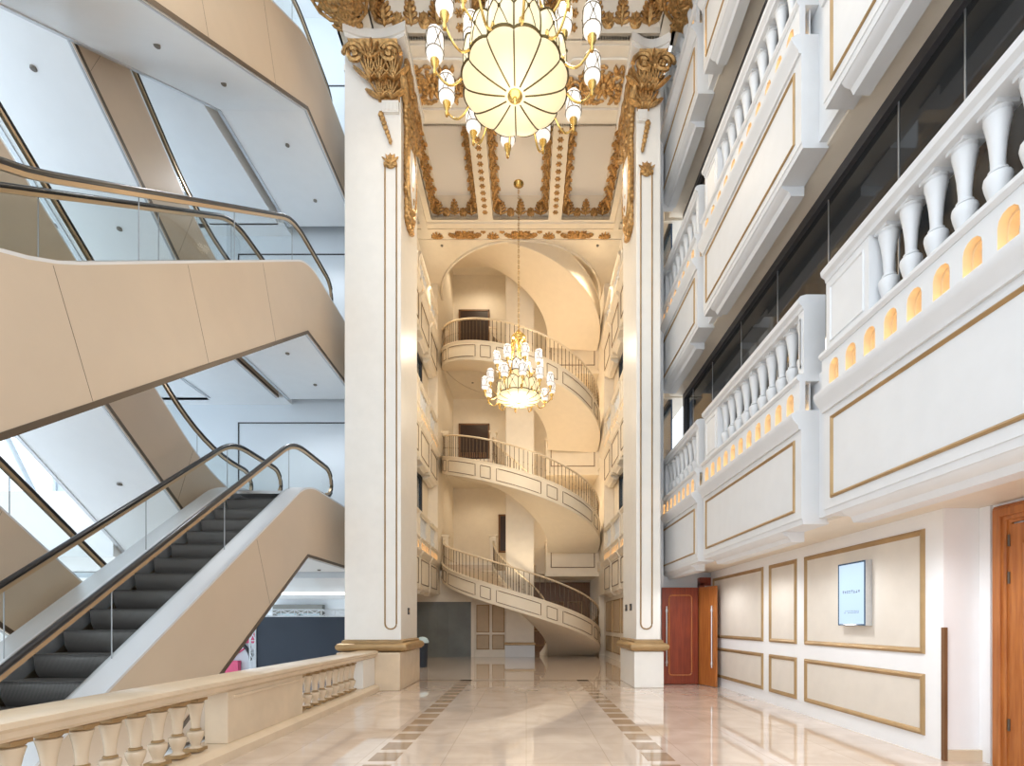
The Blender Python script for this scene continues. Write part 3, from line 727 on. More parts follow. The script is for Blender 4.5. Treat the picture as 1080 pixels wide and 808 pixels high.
def flight(k, label):
    """spiral flight descending from floor k"""
    zt = F[k] if k < 4 else F[3]+4.65
    rise = 4.65 if k > 1 else 4.25
    th1 = TH0+SW*rise/4.65 if k == 1 else 369.0
    zf = lambda th: zt-(th-TH0)/SW*4.65
    T = thing('spiral_stair_flight', label, 'staircase', (CXs, CYs, max(zt-4.65, 0)), 'flights of the spiral staircase')
    N = 110; ths = [TH0+(th1-TH0)*i/N for i in range(N+1)]
    c0 = lambda z: max(z, 0.0)
    m = MB()
    rows = [[hp(t, RO, c0(zf(t)-.62)), hp(t, RO+.02, c0(zf(t)-.60)), hp(t, RO+.02, zf(t)+.10), hp(t, RO+.035, zf(t)+.11), hp(t, RO+.035, zf(t)+.15), hp(t, RO-.14, zf(t)+.15), hp(t, RO-.14, c0(zf(t)-.62))] for t in ths]
    m.loft(rows, True, True); st = m.build('outer_stringer', STAIRM, T, 40)
    m = MB()
    t = 178
    i = 0
    while t < th1-12 and k < 4:
        L = 19 if i == 0 else 28 if i % 2 == 0 else 7
        if t+L > th1-3: break
        q = [hp(t+L*j/14, RO+.022, zf(t+L*j/14)-.03) for j in range(15)]+[hp(t+L-L*j/14, RO+.022, max(.02, zf(t+L-L*j/14)-.48)) for j in range(15)]
        if zf(t+L)-.48 > 0: m.tube(q, .016, 5, True)
        t += L+4; i += 1
    if m.v: m.build('panel_bead', BEADS, st, 60)
    m = MB(); m.loft([[hp(t, RI, c0(zf(t)-.55)), hp(t, RI, zf(t)+.12), hp(t, RI+.08, zf(t)+.12), hp(t, RI+.08, c0(zf(t)-.55))] for t in ths], True, True); m.build('inner_stringer', STAIRM, T, 40)
    m = MB(); m.loft([[hp(t, RI, c0(zf(t)-.62)), hp(t, RO-.02, c0(zf(t)-.62)), hp(t, RO-.02, c0(zf(t)-.5)), hp(t, RI, c0(zf(t)-.5))] for t in ths], True, True); m.build('soffit', STAIRM, T, 40)
    if k > 1: rise = (th1-TH0)/SW*4.65
    ns = int(round(rise/.166))
    for j in range(ns):
        a0, a1 = TH0+(th1-TH0)*j/ns, TH0+(th1-TH0)*(j+1)/ns
        ztop = zt-rise*(j+1)/ns; zbot = max(0, ztop-.3)
        if ztop < .02: break
        m = MB(); rr = []
        for q in range(4):
            t = a0+(a1-a0)*q/3
            rr.append([hp(t, RI+.08, zbot), hp(t, RO-.14, zbot), hp(t, RO-.14, ztop), hp(t, RI+.08, ztop)])
        m.loft(rr, True, True); m.build('step', TREAD, T)
    if k == 4: return T
    m = MB(); m.tube([hp(t, RO-.05, zf(t)+1.03) for t in ths], .05, 8, False, .7); m.build('handrail', RAILM, T, 60)
    m = MB(); m.tube([hp(t, RI+.04, zf(t)+1.03) for t in ths], .045, 8, False, .7); m.build('handrail', RAILM, T, 60)
    nb = 66
    for j in range(nb):
        t = 180+(min(th1-2, 412)-180)*j/(nb-1)
        inst(BARMESH, 'baluster', hp(t, RO-.05, zf(t)+.14), T)
    for j in range(30):
        t = 178+(350-178)*j/29
        inst(BARMESH, 'baluster', hp(t, RI+.04, zf(t)+.11), T)
    for tt, rr in ((178, RO-.1), (TH0+1, RI+.06)):
        m = MB(); x_, y_, z_ = hp(tt, rr, zf(tt)); m.box(x_-.14, x_+.14, y_-.14, y_+.14, z_-.5, z_+1.15); m.box(x_-.18, x_+.18, y_-.18, y_+.18, z_+1.15, z_+1.24); m.build('newel_post', STAIRM, T, bevel=.01)
    return T
flight(1, 'lowest flight of the spiral staircase reaching the marble floor')
flight(2, 'middle flight of the spiral staircase, directly above the lowest flight')
flight(3, 'upper flight of the spiral staircase with landing beside a brown door, behind the small chandelier')
flight(4, 'topmost flight of the spiral staircase, only its curved underside shows in the ceiling opening')
for k in (1, 2, 3):
    zt = F[k]
    ths = [66+(TH0+1-66)*i/30 for i in range(31)]
    m = MB(); m.loft([[hp(t, RI, zt-.4), hp(t, RO, zt-.4), hp(t, RO, zt), hp(t, RI, zt)] for t in ths], True, True)
    rec = []
    for i in range(61):
        a = math.radians(3*i); c, s_ = math.cos(a), math.sin(a)
        tt = min(((3.34-CXs)/c if c > 1e-6 else 1e9), ((-3.8-CXs)/c if c < -1e-6 else 1e9), ((26.4-CYs)/s_ if s_ > 1e-6 else 1e9))
        tt = max(tt, RO+.04)
        rec.append([(CXs+(RO+.04)*c, CYs+(RO+.04)*s_, zt-.4), (CXs+tt*c, CYs+tt*s_, zt-.4), (CXs+tt*c, CYs+tt*s_, zt-.0), (CXs+(RO+.04)*c, CYs+(RO+.04)*s_, zt-.0)])
    m.loft(rec, True, True)
    trim(m, WARMW)
    if k < 4:
        m = MB(); m.box(.90, 3.36, 23.32, 26.0, zt-.55, zt+1.06); m.box(.86, 3.36, 23.26, 23.36, zt-.62, zt-.5); m.box(.86, 3.36, 23.26, 23.36, zt+.98, zt+1.1)
        m.box(.35, .90, 24.4, 24.6, zt-.4, zt+.85)
        o = trim(m, STAIRM)
        m = MB(); m.frame([(1.12, 23.32, zt-.22), (3.16, 23.32, zt-.22), (3.16, 23.32, zt+.74), (1.12, 23.32, zt+.74)], .05, .025); m.build('panel_bead', BEADS, o, 40)
        for q in range(2):
            m2 = MB(); m2.lathe([(.05, 0), (.05, -.02)], (-2.6+1.2*q, 24.6, zt-.4), 10); m2.build('downlight', SPOTM, o)
for i, k in enumerate((2, 3)):
    zt = F[k]; hh = 2.85 if k == 2 else 4.1; d = sthing('door_%d' % (3+i), (-2.6, 26.38, zt))
    m = MB(); m.box(-3.45, -1.94, 26.28, 26.42, zt, zt+hh); m.build('door_leaf', DOORD, d)
    m = MB(); m.box(-3.5, -3.42, 26.26, 26.42, zt, zt+hh+.07); m.box(-1.98, -1.90, 26.26, 26.42, zt, zt+hh+.07); m.box(-3.5, -1.90, 26.26, 26.42, zt+hh, zt+hh+.08); m.build('door_frame', BROWNW, d)
    m = MB()
    for q in range(12): m.lathe([(.02, 0), (.035, .05), (.02, .2), (.03, .26)], (-3.36+.115*q, 26.25, zt+1.15), 6)
    m.build('lattice', BROWNW, d)
m = MB(); m.frame([(-1.45, 26.38, F[1]+.9), (-.75, 26.38, F[1]+.9), (-.75, 26.38, F[1]+2.9), (-1.45, 26.38, F[1]+2.9)], .12, .06)
w = sthing('door_5', (-1.1, 26.38, F[1])); m.build('door_frame', BROWNW, w); m = MB(); m.box(-1.4, -.8, 26.36, 26.39, F[1]+.95, F[1]+2.85); m.build('door_leaf', DOORD, w)
# ground floor back: grey shutter, tan panels, dark recess
m = MB(); m.box(-4.84, -2.42, 22.3, 22.36, 0, 2.42)
for q in range(6): m.box(-4.8+.45*q, -4.79+.45*q, 22.29, 22.31, 0, 2.42)
struct(m.build('door_6', GRAYG))
m = MB(); m.box(-5.4, -.9, 22.37, 22.5, 0, 3.8); m.box(-5.4, -2.3, 22.25, 22.37, 2.42, 2.75); m.box(-2.42, -2.28, 22.25, 22.37, 0, 2.5)
wb = struct(m.build('wall_back_ground', WARMW))
for a, b in ((-2.2, -1.62), (-1.5, -.95)):
    for z0, z1 in ((1.08, 2.3), (.32, .98)):
        m1 = MB(); m1.box(a+.04, b-.04, 22.35, 22.372, z0+.04, z1-.04); m1.build('panel_field', TANP, wb)
        m2 = MB(); m2.frame([(a, 22.37, z0), (b, 22.37, z0), (b, 22.37, z1), (a, 22.37, z1)], .06, .03); m2.build('gilt_moulding', BEAD, wb, 35)
m = MB(); m.box(-5.0, -4.85, 17.5, 22.5, 0, 2.75); struct(m.build('wall_rear_left_ground', WARMW))
m = MB(); m.box(-.9, 3.3, 26.3, 26.39, 0, 3.6); wd = struct(m.build('wall_back_panelling', BROWNW))
for i in range(4):
    for z0, z1 in ((.3, 1.1), (1.2, 2.6)):
        m2 = MB(); a = -.7+i*.95; m2.frame([(a, 26.3, z0), (a+.75, 26.3, z0), (a+.75, 26.3, z1), (a, 26.3, z1)], .05, .03); m2.build('moulding', BEAD, wd, 35)
# bin
T = thing('litter_bin', 'dark navy litter bin with pale blue lid behind the left column', 'bin', (-3.52, 17.2, 0))
m = MB(); m.lathe([(.15, .0), (.17, .04), (.19, .8), (.2, .82)], (-3.52, 17.2, 0), 16); m.build('bin_body', NAVY, T, 40)
m = MB(); m.lathe([(.215, .82), (.215, .88), (.17, .97), (.08, 1.02), (.0, 1.03)], (-3.52, 17.2, 0), 16); m.build('lid', PALEB, T, 50)

# ------------------------------------------------------------------ left balustrade
XB = -3.3
T = thing('balustrade', 'beige marble balustrade with gilt-ringed balusters along the left edge of the floor', 'balustrade', (XB, 6.5, 0))
BX = XB-.16
m = MB(); m.prism([(BX-.2, 0), (BX+.24, 0), (BX+.24, .1), (BX+.18, .14), (BX+.14, .15), (BX-.2, .15)], 'Y', 1.2, 11.15); m.build('plinth', MARB, T, 30)
m = MB(); m.prism([(BX-.16, .73), (BX+.12, .73), (BX+.16, .76), (BX+.17, .80), (BX+.21, .83), (BX+.21, .87), (BX+.15, .89), (BX-.2, .89)], 'Y', 1.2, 11.15); m.build('handrail', MARB, T, 30)
m = MB(); m.box(BX-.13, BX+.13, 5.66, 7.56, .15, .73); m.box(BX+.10, BX+.145, 5.76, 7.46, .64, .68); m.build('solid_panel', MARB, T, bevel=.008)
m = MB(); m.box(BX-.13, BX+.13, 10.35, 11.15, .15, .73); m.build('end_pier', COLM, T, bevel=.008)
ys = [1.5+.272*i for i in range(15)] + [7.72+.29*i for i in range(9)]
for y in ys: inst(BAL_G, 'baluster', (BX, y, .165), T)

# ------------------------------------------------------------------ escalators
SL = .72
def smooth_path(pts, rs, n=8):
    out = [pts[0]]
    for i in range(1, len(pts)-1):
        p, a, b = Vector(pts[i]), Vector(pts[i-1]), Vector(pts[i+1])
        r = rs[i-1]; d1, d2 = (a-p).normalized(), (b-p).normalized()
        A, B = p+d1*r, p+d2*r
        for k in range(n+1):
            t = k/n; q = A*(1-t)**2+p*(2*t*(1-t))+B*t**2; out.append((q.x, q.y))
    out.append(pts[-1]); return out
def escalator(label, xo, xi, yhi, zl, zh, dr, lo_ext=2.2, hi_ext=3.1):
    """yhi: y of the upper knee; dr=+1 climbs away from the viewer, -1 climbs towards the viewer"""
    L = (zh-zl)/SL; ylo = yhi-dr*L
    T = thing('escalator', label, 'escalator', ((xo+xi)/2, ylo, zl), 'escalators on the left')
    dk = .12
    top = smooth_path([(ylo-dr*lo_ext, zl+dk), (ylo, zl+dk), (yhi, zh+dk), (yhi+dr*hi_ext, zh+dk)], (1.35, .55))
    def zb(z): return max(z-1.5, .02)
    bot_raw = [(ylo-dr*lo_ext, zl+dk-1.5), (ylo, zl+dk-1.5), (yhi, zh+dk-1.5), (yhi+dr*hi_ext, zh+dk-1.5)]
    def zbot(y):
        for (a, za), (b, zb_) in zip(bot_raw[:-1], bot_raw[1:]):
            if min(a, b)-1e-3 <= y <= max(a, b)+1e-3 and abs(b-a) > 1e-9: return max(za+(zb_-za)*(y-a)/(b-a), -.888)
        return max(bot_raw[-1][1], -.888)
    ysort = sorted(set([round(p[0], 4) for p in top]+[round(p[0], 4) for p in bot_raw]))
    tops = sorted(top)
    def ztop(y):
        if y <= tops[0][0]: return tops[0][1]
        for (a, za), (b, zb_) in zip(tops[:-1], tops[1:]):
            if a-1e-6 <= y <= b+1e-6: return za+(zb_-za)*(y-a)/(b-a) if b-a > 1e-9 else za
        return tops[-1][1]
    if zl < 0:   # truss leaves the floor where its underside reaches it
        yc = ylo+dr*(1.5-dk)/SL; ysort = sorted(set(ysort+[round(yc, 4)]))
    sg = 1 if xo > xi else -1
    for xx, nm in ((xo, 'side_panel'), (xi+sg*.03, 'side_panel')):
        m = MB(); m.loft([[(xx, y, zbot(y)), (xx, y, max(ztop(y), zbot(y)+.005)), (xx-sg*.03, y, max(ztop(y), zbot(y)+.005)), (xx-sg*.03, y, zbot(y))] for y in ysort], True, True)
        sp = m.build(nm, CREAM, T)
        if nm == 'side_panel' and xx == xo:
            m = MB(); m.bar([(xo+sg*.004, y, zbot(y)+.03) for y in ysort], .012, .06); m.build('bottom_edge_trim', DKTRIM, sp)
            m = MB()
            for f_ in (.12, .42, .72):
                y = ylo+dr*L*f_
                if zbot(y) > .1 and ztop(y) > zbot(y)+.3: m.bar([(xo+sg*.0015, y+dr*.45, zbot(y+dr*.45)+.06), (xo+sg*.0015, y, ztop(y)-.02)], .002, .003)
            if m.v: m.build('panel_joint', DKTRIM, sp)
    m = MB(); m.loft([[(xo-sg*.03, y, zbot(y)), (xi+sg*.03, y, zbot(y)), (xi+sg*.03, y, zbot(y)+.03), (xo-sg*.03, y, zbot(y)+.03)] for y in ysort], True, True)
    sf = m.build('soffit_panel', SOFFIT, T)
    m = MB(); xm = (xo+xi)/2
    for f_ in (.25, .5, .75, 1.12, 1.35):
        y = ylo+dr*L*f_
        if zbot(y) > -.4: m.lathe([(.045, .01), (.045, -.02), (.03, -.03)], (xm+.15, y, zbot(y)), 10)
    if m.v: m.build('downlight', SPOTM, sf)
    m = MB(); m.bar([(xi+sg*.03, y, zbot(y)-.005) for y in ysort], .07, .03); m.bar([(xo-sg*.06, y, zbot(y)-.005) for y in ysort], .03, .02); m.build('soffit_edge_trim', STEEL, sf)
    # decks
    for a, b in ((xo, xo-sg*.34), (xi, xi+sg*.34)):
        m = MB(); m.loft([[(a, y, z-.0), (b, y, z-.0), (b, y, z+.035), (a, y, z+.035)] for y, z in top], True, True); m.build('deck', SKIRT, T, 30)
        m = MB(); m.loft([[(b, y, z+.035), (b-sg*(.02 if b < a else -.02)*0+((-.02*sg) if a == xo else .02*sg), y, z+.035), (b+((-.02*sg) if a == xo else .02*sg), y, z-.35), (b, y, z-.35)] for y, z in top], True, True); m.build('skirt', STEEL, T, 30)
    gx = (xo-sg*.31, xi+sg*.31)
    pth = [(y, z) for y, z in top]
    # trim path to newel positions
    y_a, y_b = ylo-dr*1.6, yhi+dr*1.75
    core = [(y_a, zl+dk)]+[(y, z) for y, z in pth if min(y_a, y_b) < y < max(y_a, y_b)]+[(y_b, zh+dk)]
    for x_ in gx:
        R = .36
        hp_ = [(y, z+.92) for y, z in core]
        endb = [(y_b+dr*R*math.sin(PI*t/10), zh+dk+.92-R+R*math.cos(PI*t/10)) for t in range(1, 11)]
        enda = [(y_a-dr*R*math.sin(PI*t/10), zl+dk+.92-R+R*math.cos(PI*t/10)) for t in range(10, 0, -1)]
        full = [(y_a+dr*.3, zl+dk+.92-2*R)]+enda+hp_+endb+[(y_b-dr*.3, zh+dk+.92-2*R)]
        m = MB(); m.tube([(x_, y, z) for y, z in full], .042, 8, False, .8); hr = m.build('handrail', RUBBER, T, 60)
        inn = [(y_a-dr*.0, 0)]
        m = MB(); R2 = R-.06
        eb = [(y_b+dr*R2*math.sin(PI*t/10), zh+dk+.92-R+R2*math.cos(PI*t/10)) for t in range(1, 11)]
        ea = [(y_a-dr*R2*math.sin(PI*t/10), zl+dk+.92-R+R2*math.cos(PI*t/10)) for t in range(10, 0, -1)]
        f2 = ea+[(y, z-.06) for y, z in hp_]+eb
        m.bar([(x_, y, z) for y, z in f2], .05, .045); m.build('handrail_track', TANRAIL, T, 40)
        # glass, in a few panes
        gl = ([(y, z, zl+dk+.02) for y, z in ea[5:]]+[(y, z+.87, z+.03) for y, z in core]+[(y, z, zh+dk+.02) for y, z in eb[:6]])
        npn = 5; seg = max(2, len(gl)//npn)
        # resample by y
        ya, yb_ = gl[0][0], gl[-1][0]; n = 40
        def samp(y):
            for (a, t1, b1), (b, t2, b2) in zip(gl[:-1], gl[1:]):
                if min(a, b)-1e-6 <= y <= max(a, b)+1e-6 and abs(b-a) > 1e-9:
                    f_ = (y-a)/(b-a); return t1+(t2-t1)*f_, b1+(b2-b1)*f_
            return gl[-1][1], gl[-1][2]
        for q in range(npn):
            m = MB(); rows = []
            for t in range(17):
                y = ya+(yb_-ya)*(q+t/16)/npn
                if t == 0 and q: y += dr*.006
                tz, bz = samp(y); rows.append([(x_, y, bz), (x_, y, tz)])
            m.loft(rows); m.build('glass_panel', GLASS, T)
        for q in range(1, npn):
            y = ya+(yb_-ya)*q/npn; tz, bz = samp(y); m = MB(); m.box(x_-.006, x_+.006, y-.001, y+.005, bz, tz)
            m.build('glass_joint', DGLINE, T)
    # steps
    a, b = xo-sg*.40, xi+sg*.40; a, b = min(a, b), max(a, b)
    n = int(L/.4)+1
    sm = MB(); sr = .4*SL; w = (b-a)/2
    sm.box(-w, w, -.2, .2, -.03, 0)
    pr = [(-.2, -.03), (-.2, 0.0), (-.19, 0), (-.18, -.1), (-.16, -.2), (-.1, -sr-.02), (-.12, -sr-.02), (-.18, -.2)]
    sm.prism(pr, 'X', -w, w)
    me = proto_mesh(sm, 'step', [STEPM], 30)
    for i in range(n+1):
        y = ylo+dr*(.2+.4*i); z = min(zl+sr*i, zh)
        if dr*(y-yhi) > .2: break
        o = inst(me, 'step', ((a+b)/2, y, z), T)
        if dr < 0: o.rotation_euler.z = PI
    m = MB(); m.box(a, b, min(yhi, yhi+dr*1.9), max(yhi, yhi+dr*1.9), zh-.06, zh+.0); m.build('floor_plate', STEEL, T)
    m = MB(); m.box(a, b, min(ylo, ylo-dr*1.4), max(ylo, ylo-dr*1.4), zl-.04 if zl > 0 else -.895, zl+.02); m.build('floor_plate', STEEL, T)
    m = MB(); m.loft([[(xo-sg*.05, y, max(zbot(y)+.04, ztop(y)-.75)), (xi+sg*.05, y, max(zbot(y)+.04, ztop(y)-.75))] for y in ysort if ztop(y)-.6 > zbot(y)]); m.build('step_pan', DGREY, T)
    return T
YK = 10.55
escalator('lowest near escalator with grey steps, rising behind the balustrade to the first gallery', -4.54, -6.42, YK, -.9, F[1], 1)
escalator('cream-sided near escalator directly above the lowest one, seen side-on across the left', -4.54, -6.42, YK, F[1], F[2], 1)
escalator('topmost near escalator with broad pale underside in the upper left corner', -4.54, -6.42, YK, F[2], F[3], 1)
escalator('lowest far escalator sloping down behind the near one, at the lower left', -6.62, -8.5, 4.4, -.9, F[1], -1, 2.7, 2.0)
escalator('middle far escalator crossing behind the near ones, pale underside at mid left', -6.62, -8.5, 4.4, F[1], F[2], -1, 2.7, 2.0)
escalator('top far escalator crossing behind the near ones, below the upper left corner', -6.62, -8.5, 4.4, F[2], F[3], -1, 2.7, 2.0)

# ------------------------------------------------------------------ left lobby slabs, walls, facade
for k in (1, 2, 3):
    m = MB(); m.box(-13, -6.47, 10.95 if k > 1 else 10.95, 13.65, F[k]-1.4, F[k]-.02) if False else m.box(-13, -6.47, 13.55, 14.0, F[k]-1.38, F[k]-.02)
    m.box(-13, -8.55, 10.5, 13.7, F[k]-1.38, F[k]-.02); 
    trim(m, SOFFIT)
m = MB(); m.box(-8.48, -6.64, 8.4, 13.6, F[3]-1.38, F[3]-.02)
trim(m, SOFFIT)
m = MB(); m.box(-13, -3.95, 14.0, 14.2, 2.75, 20); wl = struct(m.build('wall_left_lobby', WMETAL))
m = MB()
for k in (1, 2, 3):
    z0, z1 = F[k]+.02, F[k]+2.75
    m.box(-7.95, -7.92, 13.985, 14.0, z0, z1); m.box(-7.95, -4.0, 13.985, 14.0, z1, z1+.03)
m.build('panel_joint', DGREY, wl)
m = MB(); m.box(-4.3, -4.05, 13.2, 14.0, 2.7, 20); struct(m.build('wall_left_return', WMETAL))
m = MB(); m.box(-13, -4.3, 8.5, 14.2, 18.2, 18.5); struct(m.build('shade_slab_atrium', SOFFIT))  # unseen roof slab, added to shade the top of the lobby wall
# facade
w = sthing('window_10', (-13, 4, 0))
m = MB()
for y in [-4+1.8*i for i in range(11)]: m.box(-13.05, -12.95, y-.04, y+.04, 0, 20)
for z in [0.05+1.55*i for i in range(13)]: m.box(-13.05, -12.95, -4, 14, z-.035, z+.035)
m.build('window_frame', WMETAL, w)
m = MB()
for y in [-4+3.6*i for i in range(5)]:
    for k in range(6):
        m.tube([(-12.6, y, 3.1*k), (-12.6, y+1.8, 3.1*k+3.1)], .06, 6); m.tube([(-12.6, y+3.6, 3.1*k), (-12.6, y+1.8, 3.1*k+3.1)], .06, 6)
for z in [3.1*i for i in range(1, 7)]: m.tube([(-12.6, -4, z), (-12.6, 14, z)], .07, 6)
m.build('steel_truss', WMETAL, w, 60)
m = MB(); m.box(-13.01, -12.99, -4, 14, 0, 20); m.build('pane', FGLASS, w)

# ground floor beyond the escalators
m = MB(); m.box(-16, -4.4, 14.2, 27, 2.75, 3.0); struct(m.build('ceiling_shops', SOFFIT))
m = MB(); m.box(-16, -4.4, 26.8, 27, -.9, 2.75); struct(m.build('wall_shops', WMETAL))
m = MB(); m.box(-15, -6.2, 21.0, 21.5, 2.70, 2.74); tag(m.build('cove_lamp', COVE), 'bright recessed strip light in the far shop ceiling below the escalators', 'ceiling light')
for i, (a, b, c) in enumerate(((-13.2, -10.6, 'grey shopfront on the left far beyond the dark hoarding'), (-7.2, -5.8, 'grey shopfront half hidden by the left column far beyond the hoarding'))):
    T = thing('shopfront', c, 'shopfront', ((a+b)/2, 26.5, 0))
    m = MB(); m.box(a, b, 26.4, 26.7, 2.0, 2.45); m.box(a, a+.15, 26.4, 26.7, -.9, 2.0); m.box(b-.15, b, 26.4, 26.7, -.9, 2.0); m.box((a+b)/2-.05, (a+b)/2+.05, 26.4, 26.7, -.9, 2); m.build('shop_frame', GRAYG, T)
    m = MB(); m.box(a+.15, b-.15, 26.6, 26.68, -.9, 2.0); m.build('shop_glass', PALEB, T)
T = thing('hoarding', 'dark navy hoarding board with white truss on top, behind the balustrade', 'hoarding', (-6, 15.5, 0))
m = MB(); m.box(-8.25, -5.42, 15.5, 15.56, -.9, 1.68); m.box(-5.42, -4.6, 15.5, 15.56, 0, 1.68); m.build('board', NAVY, T)
def truss(m, p, q, h, n, ax):
    p, q = Vector(p), Vector(q)
    m.tube([p, q], .022, 6); m.tube([p+ax*h, q+ax*h], .022, 6)
    for i in range(n):
        a = p+(q-p)*i/n; b = p+(q-p)*(i+1)/n
        m.tube([a, a+ax*h], .014, 5); m.tube([a, b+ax*h], .014, 5); m.tube([a+ax*h, b], .014, 5)
    m.tube([q, q+ax*h], .014, 5)
m = MB(); truss(m, (-8.3, 15.46, 1.70), (-4.6, 15.46, 1.70), .2, 9, UZ); m.build('top_truss', WMETAL, T, 60)
m = MB(); truss(m, (-8.42, 15.46, -.9), (-8.42, 15.46, 1.7), .17, 7, UX); m.build('truss_post', WMETAL, T, 60)
T = thing('display_stand', 'pink and white display stand with dark arch beside the hoarding', 'display stand', (-9.3, 16.2, 0))
m = MB(); m.box(-10.6, -8.7, 16.2, 16.3, .85, 1.5); m.build('pink_header', PINK, T)
m = MB(); m.box(-10.6, -8.7, 16.22, 16.3, -.9, .85); m.build('white_panel', WMETAL, T)
m = MB(); m.tube([(-9.35+.62*math.cos(PI*t/14), 16.1, .30+.62*math.sin(PI*t/14)) for t in range(15)], .06, 8); m.build('arch', BLACK, T, 60)
m = MB(); m.tube([(-9.85+.12*t, 16.12, .35+.012*t*t*.5) for t in range(9)], .03, 6); m.build('red_band', PINK, T, 60)
m = MB(); m.box(-9.6, -9.1, 16.0, 16.19, -.9, .3); m.build('counter', PINK, T)

# ------------------------------------------------------------------ wall screen
T = thing('wall_screen', 'portrait display screen with pale blue page on the panelled right wall', 'screen', (4.45, 6.95, 1.9))
ya, yb, za, zb = 6.66, 7.24, 1.46, 2.33
m = MB(); m.box(4.455, 4.545, ya, yb, za, zb); m.build('housing', STEEL, T, bevel=.004)
m = MB(); m.frame([(4.455, yb, za), (4.455, ya, za), (4.455, ya, zb), (4.455, yb, zb)], .03, .012); m.build('bezel', BLUEG, T)
m = MB(); m.box(4.450, 4.456, ya+.025, yb-.025, za+.025, zb-.025); fc = m.build('display', SCREEN, T)
m = MB()
random.seed(11)
def glyphs(y0, y1, z, h, n):
    w = abs(y1-y0)/n
    for i in range(n):
        y = y0-w*i
        for _ in range(3):
            zz = z+random.uniform(0, h); m.box(4.4488, 4.4505, y-w*.12, y-w*.82, zz, zz+h*.14)
        yy = y-w*random.uniform(.25, .6); m.box(4.4488, 4.4505, yy, yy-w*.14, z, z+h)
glyphs(7.14, 6.76, 1.905, .038, 8); glyphs(7.08, 6.78, 1.655, .012, 11); glyphs(7.10, 7.06, 1.63, .012, 2); glyphs(7.02, 6.78, 1.63, .014, 9)
m.build('screen_text', INK, fc)

